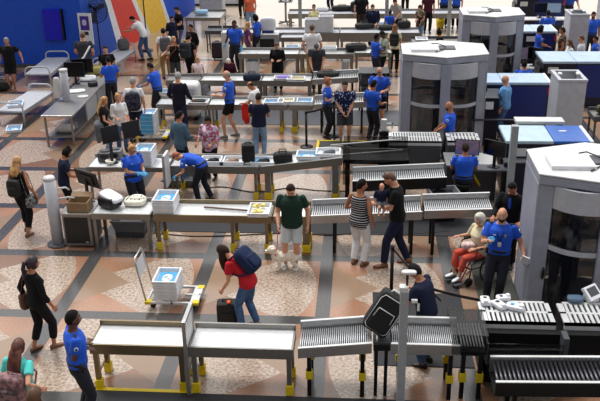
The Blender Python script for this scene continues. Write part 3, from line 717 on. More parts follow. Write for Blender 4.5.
def shoepair(pos, label, m, rz=0, n=2):
    t = empty('shoes', pos, label, 'shoes', rz)
    for k in range(n):
        f = MB(); x = (k-.5)*.11
        rs = []
        for y, hw, z in ((-.13, .02, .05), (-.11, .036, .09), (-.04, .036, .09), (.03, .042, .065), (.09, .045, .05), (.13, .03, .035), (.145, .012, .02)): rs.append([V((x+hw*math.cos(q), y, max(0, z/2+z/2*math.sin(q)))) for q in [2*PI*i/12 for i in range(12)]])
        f.rings(rs, m); f.build('shoe', t)
    return t
def bench(p, ang, L, W, label):
    t = empty('composure_bench', (p.x, p.y, 0), label, 'bench', ang)     # length along local y
    f = MB(); f.box(-W/2, W/2, -L/2, L/2, .40, .45, GREYL); f.build('seat', t, .015)
    for k in (-1, 1):
        f = MB(); y = k*(L/2-.05); w = W/2-.02
        f.tube([(-w, y, .0), (-w, y, .56), (-w+.05, y, .64), (-w+.14, y, .68), (w-.14, y, .68), (w-.05, y, .64), (w, y, .56), (w, y, 0)], .026, GREYL, 10); f.build('arm_frame', t)
    f = MB(); f.box(-W/2+.04, -W/2+.07, -L/2+.06, L/2-.06, .30, .40, GREYP); f.box(W/2-.07, W/2-.04, -L/2+.06, L/2-.06, .30, .40, GREYP); f.build('side_beam', t)
    return t
def fan(p, z, r, label, rz=0, cage=BLKM):
    t = empty('pedestal_fan', (p.x, p.y, 0), label, 'fan', rz)
    f = MB(); f.cyl((0, 0), .24, 0, .04, BLKM, 24); f.build('base', t)
    f = MB(); f.cyl((0, 0.06), .025, .04, z, BLKM, 12); f.build('pole', t)
    f = MB(); f.tube([(0, .12, z), (0, -.03, z)], [.07, .06], BLKM, 14); f.build('motor', t)
    f = MB()
    for yy in (-.09, .05):
        for rr in (1, .82, .62, .42, .22): f.tube([(r*rr*math.cos(2*PI*i/28), yy*(1.15-rr*.5), z+r*rr*math.sin(2*PI*i/28)) for i in range(29)], .006 if rr < 1 else .012, cage, 5)
        for i in range(24): a = 2*PI*i/24; f.tube([(.07*math.cos(a), yy, z+.07*math.sin(a)), (r*math.cos(a), yy*.65, z+r*math.sin(a))], .004, cage, 4)
    f.build('cage', t)
    for k in range(3):
        a = 2*PI*k/3+.4; f = MB(); u = V((math.cos(a), 0, math.sin(a))); w = V((-math.sin(a), 0, math.cos(a))); c = V((0, -.03, z))
        f.rings([[c+u*.05+w*.03+V((0, .01, 0)), c+u*.05-w*.03-V((0, .01, 0)), c+u*.05-w*.03-V((0, .016, 0)), c+u*.05+w*.03+V((0, .004, 0))], [c+u*r*.5+w*.10+V((0, .03, 0)), c+u*r*.5-w*.08-V((0, .03, 0)), c+u*r*.5-w*.08-V((0, .036, 0)), c+u*r*.5+w*.10+V((0, .024, 0))], [c+u*r*.9+w*.07+V((0, .02, 0)), c+u*r*.9-w*.08-V((0, .03, 0)), c+u*r*.9-w*.08-V((0, .036, 0)), c+u*r*.9+w*.07+V((0, .014, 0))]], GREYD, False); f.build('blade', t)
    return t
# ------------------------------------------------------------------ lane 1 (nearest)
t = bench_table(-3.90, -2.50, 9.87, 10.46, .80, 'long stainless steel divesting table standing nearest the uniformed officer', BELT, STEELB, fh=.16, lw=.07)
t = bench_table(-2.44, -.93, 9.87, 10.46, .80, 'stainless steel divesting table between the pale divider screen and the rising rollers', BELT, STEELD, fh=.16, lw=.07)
# divider screen
t = empty('divider_screen', (-2.47, 10.12, 0), 'upright steel framed pale divider screen between the two nearest tables', 'partition')
f = MB(); f.box(-.012, .012, -.26, .22, .42, 1.22, OFFW); f.build('pane', t)
f = MB(); f.box(-.028, .028, -.30, -.25, .0, 1.25, STEEL); f.box(-.028, .028, .21, .26, .36, 1.25, STEEL); f.box(-.028, .028, -.25, .21, 1.20, 1.25, STEEL); f.box(-.028, .028, -.25, .21, .36, .42, STEEL); f.build('frame', t, .004)
t = roller_conveyor(-.86, .19, 9.88, 10.50, .80, 'steel roller conveyor rising gently beside the black upright suitcase lane', .12, 34, foot=2)
t['label'] = 'steel roller conveyor sloping up towards the right, left of the tilted black suitcase'
t = roller_conveyor(.46, 1.42, 9.88, 10.50, .92, 'level steel roller conveyor directly right of the tilted black suitcase', 0, 34, foot=2)
t = empty('conveyor_gate', (.19, 9.92, 0), 'short steel gate plate joining the two nearest roller conveyors', 'conveyor link')
f = MB(); f.box(.02, .26, 0, .04, .80, .90, BLKM); f.box(.02, .26, .04, .55, .82, .86, GREYD); f.build('pan', t)
f = MB(); f.tube([(.07, .05, .87), (.07, .05, .97), (.07, .45, .97), (.07, .45, .87)], .014, STEEL, 8); f.build('guard_bar', t)
for x in (.04, .18): f = MB(); f.box(x, x+.05, .03, .08, 0, .82, BLKM); f.build('leg', t)
# entry tunnel under smoked hood + slotted hoods
t = empty('entry_hood', (1.30, 9.90, 0), 'smoked see-through hood over the entry rollers of the nearest lane', 'machine hood')
for b_ in ((0, .50, -.02, .0, .80, 1.12), (0, .50, .68, .70, .80, 1.12), (0, .50, 0, .68, 1.10, 1.12)): f = MB(); f.box(*b_, SMOKE); f.build('smoked_pane', t)
f = MB(); f.box(.14, .48, .02, .66, .76, .82, BLKM); f.build('roller_bed', t)
for k in range(8): f = MB(); f.tube([(.15+k*.043, .04, .90), (.15+k*.043, .64, .90)], .013, ROLL, 8); f.build('roller', t)
for x in (.16, .40): f = MB(); f.box(x, x+.06, .05, .11, 0, .78, BLKM); f.box(x-.02, x+.08, .03, .13, .3, .44, YEL); f.build('leg', t)
slot_panel(1.80, 2.86, 10.50, 11.14, .95, 'slotted steel machine top carrying the heap of white devices')
slot_panel(2.98, 4.3, 10.50, 11.14, .95, 'slotted steel machine top at the lower right edge beside the handheld terminal', 16)
t = empty('machine_base', (1.80, 9.95, 0), 'black machine front panel below the slotted steel tops', 'machine')
f = MB(); f.box(0, 1.06, .0, .5, .45, .60, BLKM); f.box(0, 2.5, .42, .54, 0, .86, BLKM); f.build('front_casing', t)
f = MB(); f.box(0, .02, .0, .42, .45, .95, GREYD); f.build('side_plate', t); f = MB(); f.box(1.1, 1.18, .2, .42, .2, .93, GREYD); f.build('side_plate', t)
f = MB(); f.box(.02, 1.06, -.0, .02, .6, .95, SMOKE); f.build('smoked_cover', t)
roller_conveyor(1.84, 3.9, 9.30, 9.88, .74, 'dark roller conveyor with a white rim at the lower right corner', 0.06, 34, True, foot=0, backh=.05, rm=mat('roller_dark', (86, 86, 92), .35, .8), fh=.20)
# heap of devices
for i, (px_, py_, s_, lab) in enumerate(((485, 303, .13, 'white handheld device lying leftmost in the heap on the slotted top'), (499, 307, .14, 'white handheld device with a dark blue button in the middle of the heap'), (515, 309, .15, 'white handheld device with a bright blue strip, rightmost in the heap'), (503, 300, .12, 'small white device at the back of the heap on the slotted top'))):
    p = at(px_, py_, .97); t = empty('handheld_device', p, lab, 'device', .6*i)
    f = MB(); f.sbox((0, 0, .04), (s_*.55, s_*.9, .035), WHT, .4); f.build('casing', t)
    f = MB(); f.sbox((.0, s_*.3, .075), (s_*.22, s_*.2, .012), (GREYD, NAVY, CYAN, GREYD)[i], .5, None, 12, 5); f.build('button', t)
    f = MB(); f.sbox((0, -s_*.6, .06), (s_*.3, s_*.3, .045), WHT, .6); f.build('grip', t)
p = at(591, 299, 1.0); t = empty('handheld_terminal', (p.x, p.y, .97), 'white terminal with a grey screen at the right edge of the lower slotted top', 'terminal', .35)
f = MB(); f.obox((0, .0, .14), (.10, 0, .03), (-.02, .09, .07), (0, -.03, .025), WHT); f.build('casing', t, .01)
f = MB(); f.obox((-.0, -.018, .172), (.07, 0, .021), (-.013, .055, .043), (0, -.003, .003), GREYD); f.build('screen', t)
f = MB(); f.box(-.08, .1, -.06, .10, 0, .07, OFFW); f.build('cradle', t, .01)
p = at(575, 301, .97); softbag((p.x, p.y, .97), 'small blue-grey pouch beside the white terminal', mat('slate', (76, 100, 124), .6), .24, .08, .16, 0, 'pouch', 'pouch', False)
# mats of lane 1
mat_(-3.88, 6, 8.2, 9.86, 'long dark rubber mat with a yellow edge in front of the nearest tables', RUB, [(-3.94, -2.42, 9.86, 9.93), (-3.95, -3.88, 8.2, 9.93)])
mat_(.24, 1.78, 10.72, 12.98, 'dark mat under the barrier post behind the tilted suitcase', RUB)
# grey square post
t = empty('camera_post', (.60, 9.62, 0), 'tall square grey post with a small head unit, in front of the tilted suitcase', 'post')
f = MB(); f.box(-.055, .055, -.055, .055, .03, 1.95, GREYP); f.build('column', t, .006)
f = MB(); f.box(-.12, .12, -.11, .11, 0, .03, GREYP); f.build('base_plate', t)
f = MB(); f.box(-.07, .05, -.06, .06, 1.95, 2.03, OFFW); f.build('cap', t, .01)
f = MB(); f.tube([(.03, .02, 2.0), (.03, .02, 2.2)], .018, BLACK, 10); f.sbox((.05, .02, 2.22), (.10, .05, .025), OFFW, .6); tag(f.build('sensor_arm', t), 'white sensor head on a thin stem')
f = MB(); f.box(.09, .20, -.09, -.05, 1.82, 1.86, WHT); f.box(.17, .20, -.09, -.05, 1.70, 1.86, WHT); f.build('bracket', t)
# suitcase on conveyor
t = rollbag((0,0,0), 'black suitcase with light piping, tilted on the nearest roller conveyor', BAGB, .36, .56, .24, None, 0, OFFW)
p = V((.28, 10.15, .93)); t.location = p+V((-.10, .02, .02)); t.scale = (1.12, 1.12, 1.12); t.rotation_euler = (R(-14), R(30), R(-10))
st_ = at(391, 297); stanchion(st_, 'black barrier post standing on the dark mat behind the tilted suitcase', 1.02)
beltstrap((st_.x, st_.y, .97), (st_.x+.75, st_.y-1.15, .62), 'black barrier belt running down from the post towards the man in navy', .03)
beltstrap((1.02, 12.3, .55), (2.0, 11.15, .93), 'black barrier strap lying low beside the slotted steel top', .03)
# ------------------------------------------------------------------ scanners
scanner(3.84, 12.72, 'nearest grey body scanner with an off-white roof, at the right edge')
scanner(2.04, 20.75, 'grey body scanner in the middle distance, behind the bald officer in profile')
scanner(3.97, 26.1, 'farthest grey body scanner, at the top right behind the middle one', 2.55, .93)
# ------------------------------------------------------------------ cart in the foreground
def cart(c, L, W, label, n, where, ad=CYAN, hx=-1, fh=.95, sc_=1., z0=.17):
    t = empty('tray_cart', (c.x, c.y, 0), label, 'hand cart')
    f = MB()
    for (a, b, cc, d) in ((-L/2, L/2, -W/2, -W/2+.04), (-L/2, L/2, W/2-.04, W/2), (-L/2, -L/2+.04, -W/2, W/2), (L/2-.04, L/2, -W/2, W/2), (-.02, .02, -W/2, W/2), (L*.2, L/2, -.02, .02)): f.box(a, b, cc, d, .12, .16, OFFW)
    f.build('deck_frame', t, .004)
    f = MB(); f.box(L*.34, L/2-.04, -W/2+.04, W/2-.04, .13, .155, OFFW); f.build('deck_plate', t)
    for x in (-L/2, L/2-.09):
        for y in (-W/2, W/2-.09): f = MB(); f.box(x-.01, x+.10, y-.01, y+.10, .115, .165, YEL); f.build('corner_bumper', t)
    for x in (-L*.38, L*.38):
        for y in (-W*.35, W*.35): f = MB(); f.tube([(x, y-.015, .055), (x, y+.015, .055)], .052, BLACK, 14); f.box(x-.02, x+.02, y-.025, y+.025, .06, .12, GREYD); f.build('castor', t)
    f = MB(); y = W/2-.05; x = hx*L/2
    f.tube([(x, -y, .15), (x+hx*.12, -y, fh-.1), (x+hx*.14, -y+.05, fh), (x+hx*.14, y-.05, fh), (x+hx*.12, y, fh-.1), (x, y, .15)], .016, STEEL, 8); f.build('handle_frame', t)
    f = MB(); f.obox((x+hx*.10, 0, fh-.24), (.004, 0, 0), (0, y*.8, 0), (hx*.02, 0, .15), OFFW); tag(f.build('sign_board', t), 'white board on the handle')
    stack((c.x-L*.12 if hx < 0 else c.x, c.y, z0), n, where, 0, ad, sc_)
    return t
cart(V((-3.24, 12.50, 0)), .92, .62, 'low white hand cart with yellow corners carrying trays, in the foreground', 9, 'on the low cart in the foreground', sc_=.98)
# black suitcase with orange tag
p = at(228, 325); rollbag((p.x, p.y, 0), 'black upright suitcase with an orange tag beside the bending woman in red', BAGB, .34, .42, .24, (0, 0, .1), .0, None, 'suitcase', mat('orange', (224, 90, 30), .6))
# ------------------------------------------------------------------ lane 2
bench_table(-5.32, -4.12, 14.47, 15.18, .78, 'grey metal inspection table with white items, left of the tray stack', BELT, STEELD, False, fh=.12, lw=.06)
bench_table(-4.06, -1.72, 14.47, 15.12, .78, 'long stainless table of the second lane carrying the yellow food tray', BELT, STEELB, fh=.15, legs=(.04, 1.52, 2.2), lw=.06)
bench_table(-1.70, -.98, 14.47, 15.12, .78, 'short stainless table between the food tray and the second lane rollers', BELT, STEELB, fh=.15, legs=(.58,), lw=.13)
roller_conveyor(-.96, 1.18, 14.47, 15.10, .78, 'long steel roller conveyor of the second lane in front of the couple', .13, 52, foot=0, legs=(.2, .9))
roller_conveyor(1.22, 2.52, 14.47, 15.10, .93, 'steel roller conveyor of the second lane beside the seated elderly woman', .06, 34, foot=0)
mat_(-5.0, 6.5, 15.35, 16.25, 'dark mat strip running behind the second lane', RUB)
mat_(2.1, 2.8, 10.9, 14.3, 'dark mat strip beside the nearest body scanner', RUBG)
cord([at(150, 232.5, .012), at(190, 236, .012), at(230, 235.5, .012), at(290, 233, .012), at(330, 235, .012), at(370, 232, .012), at(410, 234, .012), at(450, 231, .012)], 'black cord trailing along the floor behind the second lane')
cord([at(205, 188, .012), at(225, 187, .012), at(255, 192, .012), at(290, 188, .012), at(318, 190.5, .012), at(345, 191, .012)], 'black cord trailing along the floor below the third lane table')
# left pillar + desk
p = at(60, 244); t = empty('column_post', (p.x-.03, p.y, 0), 'thick round grey post standing left of the workstation cabinet', 'post')
f = MB(); f.cyl((0, 0), .12, .03, 1.42, GREYL, 24); f.build('shaft', t)
f = MB(); f.cyl((0, 0), .22, 0, .03, GREYD, 28); f.build('base_plate', t)
f = MB(); f.cyl((0, 0), .125, 1.42, 1.48, OFFW, 24, .10); f.build('cap', t)
f = MB(); f.tube([(.1, .05, 1.2), (.28, .08, 1.22), (.34, .1, 1.16)], .02, OFFW, 8); f.tube([(.1, .05, .98), (.3, .1, 1.0), (.42, .12, .98)], .02, OFFW, 8); f.build('cable_arm', t)
t = empty('workstation_cabinet', (-5.92, 14.50, 0), 'steel workstation cabinet with a dark front panel beside the round post', 'cabinet')
f = MB(); f.box(0, .58, 0, .62, .06, .74, STEELD); f.build('body', t, .01)
f = MB(); f.box(.04, .52, -.012, .0, .12, .68, BLACK); dr = tag(f.build('door', t), 'black door panel'); f = MB(); f.box(.44, .50, -.03, -.012, .14, .17, STEEL); f.build('handle', dr)
f = MB(); f.box(-.02, .60, -.02, .66, .74, .78, STEEL); f.build('worktop', t, .006)
p = at(72, 203, .78); t = empty('cardboard_box', (-5.60, 14.60, .785), 'open cardboard box on the workstation cabinet', 'box')
f = MB(); f.box(-.20, .22, -.08, .28, 0, .02, CARD)
for a in ((-.20, .22, -.08, -.06), (-.20, .22, .26, .28), (-.20, -.18, -.06, .26), (.2, .22, -.06, .26)): f.box(*a, .02, .2, CARD)
f.build('box_body', t); f = MB(); f.obox((0, .33, .22), (.22, 0, 0), (0, .06, .03), (0, -.002, .005), CARD); f.build('flap', t)
monitor((-5.52, 15.10, .78), 'black monitor seen from behind beside the person in the dark beanie', R(150), .62, .36, SCR, -14, True, zoff=.50)
p = at(111, 190, .9); t = empty('wrapped_machine', (-5.02, 14.85, .785), 'black trace detector under a white cover on the inspection table', 'device', -.5)
f = MB(); f.sbox((0, 0, .12), (.22, .17, .12), BLACK, .4); f.build('casing', t); f = MB(); f.sbox((.03, .02, .22), (.24, .16, .05), WHT, .5, M.Rotation(.25, 3, 'Y')); f.build('white_cover', t)
p = at(134, 206, .78); t = empty('cloth_bundle', (p.x, p.y+.12, .785), 'heap of white cloth straps on a white tray, below the blonde officer', 'bundle')
f = MB(); f.sbox((0, 0, .06), (.22, .2, .07), mat('cream', (236, 230, 214), .8), .6); f.sbox((.04, .02, .12), (.15, .12, .05), mat('cream', (1, 1, 1)), .8); f.build('cloth', t)
for k in range(4): f = MB(); f.tube([(-.16+k*.09, -.12, .12), (-.1+k*.08, 0, .17), (-.05+k*.06, .14, .13)], .008, BLACK, 6); f.build('strap', t)
p = at(171, 214, .78); stack((-3.86, 14.78, .775), 7, 'on the left end of the second lane table')
p = at(262, 212, .78); o = tray((-1.98, 14.70, .775), 'white tray of yellow snack packets on the second lane table', 0)
for k in range(14):
    f = MB(); f.sbox((random.uniform(-.12, .12), random.uniform(-.17, .17), .055+k*.003), (.05, .035, .018), mat('snack_yellow', (232, 214, 120), .5), .6, M.Rotation(random.uniform(0, 3), 3, 'Z'), 10, 6)
    f.build('packet', o)
a_ = at(204, 207, .80); b_ = at(248, 210.5, .80); t = MB(); dd = (b_-a_); sd = V((-dd.y, dd.x, 0)).normalized()*.022
t.obox((a_+b_)/2+V((0, 0, .0)), dd/2, sd, (0, 0, .012), BROWN); o = tag(t.build('wooden_strip', None, .004), 'thin brown wooden strip lying on the second lane table', 'strip')
p = at(131, 236); t = empty('storage_tub', (p.x, p.y+.12, 0), 'grey plastic tub on the floor beneath the inspection table', 'tub')
def tubgeo(t, a, b, h, m, inn):
    f = MB(); k = .82
    rs = lambda a, b, z: [V((x*a, y*b, z)) for x, y in ((-1, -1), (1, -1), (1, 1), (-1, 1))]
    f.rings([rs(a*k, b*k, 0), rs(a, b, h), rs(a-.02, b-.02, h), rs(a*k-.02, b*k-.02, .02)], m, False); f.build('tub_body', t)
    f = MB(); f.box(-a-.015, a+.015, -b-.015, -b, h-.03, h, m); f.box(-a-.015, a+.015, b, b+.015, h-.03, h, m); f.box(-a-.015, -a, -b, b, h-.03, h, m); f.box(a, a+.015, -b, b, h-.03, h, m); f.build('rim', t)
    f = MB(); f.sbox((0, 0, h*.5), (a*.7, b*.7, h*.3), inn, .5); f.build('contents', t)
tubgeo(t, .36, .24, .26, GREYB, GREYD)
t.location.z = .12
f = MB(); f.box(-.3, .3, -.2, .2, -.11, -.005, GREYD); f.build('dolly', t)
# ------------------------------------------------------------------ lane 3
bench_table(-6.2, -4.35, 17.0, 17.72, .78, 'white inspection table behind the blonde officer', WHT, STEELD, False, fh=.10, lw=.05)
bench_table(-4.30, -2.28, 17.08, 17.75, .80, 'long steel table of the third lane under the row of bags', BELT, STEELD, fh=.17, lw=.06, legs=(.1, 1.9))
t = bench_table(-2.26, -.42, 17.08, 17.75, .80, 'steel table of the third lane rising towards the smoked hood', BELT, STEELD, fh=.17, dz=.24, legs=(.10, 1.62), lw=.13)
mat_(-4.7, -3.1, 16.35, 17.0, 'dark mat under the red-haired officer bending over', RUB)
mat_(-4.9, 1.2, 22.55, 24.0, 'grey mat behind the fourth lane', GREYD)
t = empty('entry_hood', (-.40, 17.02, 0), 'smoked see-through hood over the middle of the third lane', 'machine hood')
f = MB(); f.box(0, 1.45, -.02, 0, .70, 1.30, SMOKE); f.build('smoked_pane', t); f = MB(); f.box(0, 1.45, .80, .82, .80, 1.30, SMOKE); f.build('smoked_pane', t); f = MB(); f.box(0, .16, -.05, -.02, .45, 1.34, SMOKE); f.build('smoked_pane', t)
f = MB(); f.box(0, 1.45, .02, .80, .92, 1.02, BLKM); f.build('belt_bed', t)
f = MB()
for yy in (.03, .74): f.tube([(-.30, yy, 1.10), (1.3, yy, 1.26)], .014, OFFW, 6)
f.build('guide_rail', t)
for x in (.05, 1.3): f = MB(); f.box(x, x+.1, .05, .15, 0, .92, BLKM); f.build('leg', t)
roller_conveyor(-.18, 1.80, 16.25, 16.88, .80, 'steel roller conveyor with a black front, behind the man holding the baby', .12, 44, True, foot=0, fh=.22, legs=(.1, .9))
p = at(320, 100)
slot_panel(.62, 1.86, 18.25, 18.95, 1.02, 'slotted steel machine top in front of the middle body scanner', 18, 2, GREYD)
slot_panel(2.0, 2.75, 18.3, 18.95, 1.02, 'slotted steel machine top under the bald officer in profile', 8, 2, GREYD)
t = empty('belt_machine', (1.9, 17.25, 0), 'grey roller machine section left of the seated officer', 'machine')
f = MB(); f.box(0, 1.1, 0, .8, .0, .8, GREYD); f.box(-.02, 1.12, -.02, .82, .8, .84, STEEL); f.build('body', t); f = MB(); f.box(.12, .5, -.03, -.02, .3, .7, BLKM); f.build('access_panel', t)
xray(3.14, 5.02, 17.25, 18.36, 1.42, 'large x-ray machine with pale and blue lid halves, behind the nearest body scanner')
t = empty('screening_shelf', (3.55, 18.45, 0), 'pale grey shelf unit behind the large x-ray machine', 'shelf'); f = MB(); f.box(0, 1.1, 0, .35, 1.40, 1.48, OFFW); f.build('top', t, .01)
for x in (.03, 1.0): f = MB(); f.box(x, x+.07, .05, .3, 0, 1.40, GREYD); f.build('leg', t)
# grey pole and monitors at lane 3
p = at(505, 193); t = empty('sign_post', (p.x-.1, 16.7, 0), 'square light grey post in front of the large x-ray machine', 'post')
f = MB(); f.box(-.07, .07, -.07, .07, 0, 1.95, GREYP); f.build('shaft', t, .005); f = MB(); f.box(-.13, .13, -.13, .13, 0, .02, GREYD); f.build('base_plate', t)
t = empty('operator_desk', (2.15, 16.55, 0), 'dark operator desk holding two image monitors, before the seated officer', 'desk')
f = MB(); f.box(0, 1.0, .25, .62, .86, .90, GREYD); f.build('desktop', t, .005)
for x in (.02, .93): f = MB(); f.box(x, x+.05, .3, .58, 0, .86, BLKM); f.build('leg', t)
monitor((2.28, 16.98, .90), 'lit x-ray image monitor facing the seated officer', R(-8), .52, .34, SCRX, -6, True, zoff=.46)
monitor((2.86, 16.98, .90), 'dark x-ray monitor turned sideways, right of the lit image monitor', R(-35), .5, .34, SCR, -6, True, zoff=.44)
f = MB(); a = at(472, 173, .75); b = at(484, 193, .1); f.tube([a, b], .03, YEL, 8); tag(f.build('yellow_strap'), 'bright yellow strut leaning beside the seated officer', 'strut')
p = at(444, 187, .75); t = empty('storage_tub', (p.x, p.y, .50), 'grey plastic tub on a low stand, left of the seated officer', 'tub', .2); tubgeo(t, .30, .22, .18, GREYB, BLKM); f = MB(); f.box(-.22, .22, -.15, .15, -.498, -.005, BLKM); f.build('stand', t)
# items on lane 3 table
Z3 = .79
for (px_, lab, ad, kind) in ((212, 'white tray holding dark shoes, leftmost in the third lane row', None, 'shoe'), (232, 'white tray of beige and brown sandals on the third lane table', None, 'sand'), (263, 'white tray of black sneakers with a blue rim, third lane', CYAN, 'snk')):
    p = at(px_, 164, Z3); tray((p.x, 17.40, Z3), lab, PI/2, ad)
    m_ = {'shoe': BAGB, 'sand': mat('sandal', (160, 130, 104)), 'snk': BAGB}[kind]
    shoepair((p.x, 17.38, Z3+.018), {'shoe': 'flat black shoes lying in the leftmost third lane tray', 'sand': 'beige strappy sandals lying in a third lane tray', 'snk': 'black sneakers lying in the tray beside the upright bag'}[kind], m_, 1.2)
p = at(248, 165, Z3); rollbag((p.x, 17.36, Z3), 'tall black upright bag on the third lane table', BAGB, .30, .42, .22, (0, 0, .15))
p = at(283, 164, Z3); softbag((p.x, 17.32, Z3+.03), 'black leather duffel bag on the third lane table', BAGB, .44, .26, .26, .15)
p = at(311, 160, .9); tray((-1.18, 17.40, .945), 'white tray with blue print, left of the grey shoes on the rising table', PI/2, CYAN)
tray((-.86+.12, 17.42, 1.00), 'white tray carrying grey sneakers near the smoked hood', PI/2, None); shoepair((-.72, 17.40, 1.02), 'grey sneakers lying in the tray near the smoked hood', K_GRY, 1.3)
stack((at(148, 158, .8).x, 17.35, .785), 9, 'at the left end of the third lane', 0, CYAN)
# left twin monitors & devices
p = at(121, 150, .8)
for k, (dx, lab) in enumerate(((-.30, 'left one of the twin black monitors in front of the blond girl'), (.30, 'right one of the twin black monitors in front of the blonde woman in white'))):
    monitor((-5.46+dx*.64, 17.45+dx*.60, .78), lab, R(43), .43, .38, SCR, -12, True, zoff=.70)
for (px_, py_, lab, m_) in ((106, 160, 'grey trace detector with a dark lens on the white inspection table', GREYD), (116, 158, 'grey boxy scanner unit beside the trace detector', GREYB)):
    p = at(px_, py_, .79); t = empty('trace_detector', (p.x, p.y, .785), lab, 'device', .1)
    f = MB(); f.box(-.16, .16, -.14, .14, 0, .22, m_); f.build('casing', t, .03); f = MB(); f.sbox((0, -.142, .12), (.09, .012, .06), BLACK, .8); f.build('display', t); f = MB(); f.sbox((0, 0, .235), (.1, .08, .02), GREYD, .6); f.build('keypad', t)
p = at(109, 166, .79); t = empty('bowl', (p.x, 17.22, .785), 'small cream bowl on the white inspection table', 'bowl'); f = MB(); f.rings([[V((r*math.cos(2*PI*i/20), r*math.sin(2*PI*i/20), z)) for i in range(20)] for r, z in ((.05, 0), (.10, .05), (.12, .09), (.11, .09), (.08, .05))], mat('cream', (1, 1, 1))); f.build('bowl_body', t)
# white panel upright at (178,140-200)
p = at(179, 199); t = empty('privacy_panel', (p.x-.1, 16.55, 0), 'upright white divider panel beside the bending red-haired officer', 'partition')
f = MB(); f.box(-.03, .03, -.22, .22, .55, 1.30, OFFW); f.build('panel', t, .01)
f = MB(); f.box(-.025, .025, -.24, -.20, 0, 1.32, STEEL); f.build('post', t); f = MB(); f.box(-.12, .12, -.3, -.1, 0, .02, STEEL); f.build('foot', t)
p = at(186, 187); t = empty('storage_tub', (p.x-.15, p.y+.2, .03), 'flat grey tray-like tub on the floor under the third lane table', 'tub'); tubgeo(t, .42, .24, .15, GREYB, GREYD)
# floor mats with yellow edge
mat_(-1.15, 1.2, 19.55, 21.2, 'dark mat with yellow edging beneath the officers near the middle scanner', RUBG, [(-1.15, 1.2, 21.15, 21.22), (-1.2, -1.13, 19.55, 21.22)])
stanchion(at(306.5, 147), 'black barrier post standing free, left of the ginger officer')
stanchion(V((-.75, 21.6, 0)), 'black barrier post behind the ginger officer and the man in the patterned shirt')
a = at(306.5, 147); b = V((-.75, 21.6, 0)); beltstrap((a.x, a.y, .96), (b.x, b.y, .96), 'black barrier belt strung between the two middle posts', .05)
# pole/head near (378,100-170)
p = at(381, 170); t = empty('sensor_post', (p.x+.02, 18.1, 0), 'black post with a small grey head unit, beside the middle scanner', 'post')
f = MB(); f.box(-.11, .11, -.09, .09, 0, 1.35, BLKM); f.build('lower_column', t, .01); f = MB(); f.box(-.06, .06, -.05, .05, 1.35, 1.62, OFFW); f.build('head_unit', t, .01); f = MB(); f.box(.06, .2, -.03, .0, 1.5, 1.53, OFFW); f.box(.17, .2, -.03, 0, 1.4, 1.53, OFFW); f.build('bracket', t)
# ------------------------------------------------------------------ lane 4 (y 21.8) and lane 4b (24.3)
bench_table(-5.75, -4.3, 21.85, 22.5, .80, 'table under the white trays beside the second tray cart', BELT, STEELD, fh=.15, lw=.06)
bench_table(-4.28, -2.05, 21.85, 22.5, .80, 'long table of the fourth lane behind the man in the navy tee', BELT, STEELD, fh=.15, lw=.06, legs=(.1, 2.0))
bench_table(-2.03, -1.35, 21.85, 22.5, .80, 'short table of the fourth lane holding two printed trays', BELT, STEELD, fh=.15, lw=.12, legs=(.1,))
roller_conveyor(-1.33, .2, 21.85, 22.5, .80, 'roller conveyor of the fourth lane behind the ginger officer', .1, 30, foot=0)
xray(3.22, 5.08, 21.95, 22.95, 1.45, 'x-ray machine with a pale lid behind the bald man in light blue', .30, mat('pale_lid', (172, 194, 218), .4))
bench_table(-6.05, -5.0, 24.4, 25.0, .80, 'short steel table beside the little girl in pale pink', STEEL, STEELD, False, fh=.17)
bench_table(-4.98, -3.1, 24.4, 25.05, .80, 'long steel table of the fifth lane in front of the woman in black', BELT, STEELD, fh=.17, foot=False, lw=.08)
bench_table(-3.08, -1.55, 24.4, 25.05, .80, 'steel table of the fifth lane carrying the purple tray', BELT, STEELD, fh=.17, foot=False, lw=.08)
roller_conveyor(-1.52, -.12, 24.4, 25.05, .82, 'roller conveyor of the fifth lane before the man in the grey cap', .08, 26, foot=0)
t = empty('equipment_rack', (-.10, 24.0, 0), 'black open equipment rack in the middle, behind the man in the patterned shirt', 'rack')
f = MB()
for x in (0, .42, .84):
    for y in (0, .7): f.box(x, x+.05, y, y+.05, 0, 1.15, BLKM)
f.build('frame', t)
for z in (.35, .75, 1.12): f = MB(); f.box(0, .89, 0, .75, z, z+.03, BLKM); f.build('shelf', t)
for z in (.38, .78): f = MB(); f.box(.06, .83, .08, .68, z, z+.26, GREYD); f.build('equipment_box', t, .01)
xray(5.30, 7.6, 24.3, 25.6, 1.45, 'long x-ray machine with a pale lid at the right edge behind the tall cabinet', .42, mat('pale_lid', (172, 194, 218), .4))
tallbox(V((5.08, 20.3, 0)), 'tall open-topped light grey cabinet between the blue x-ray machines', 2.1, .66, .95)
tallbox(V((7.2, 28.6, 0)), 'tall open-topped grey cabinet at the top right beside the bearded officer', 2.1, .62, .9)
xray(5.45, 6.65, 28.7, 29.85, 1.42, 'small far x-ray machine behind the curly-haired officer', .35, mat('pale_lid', (172, 194, 218), .4))
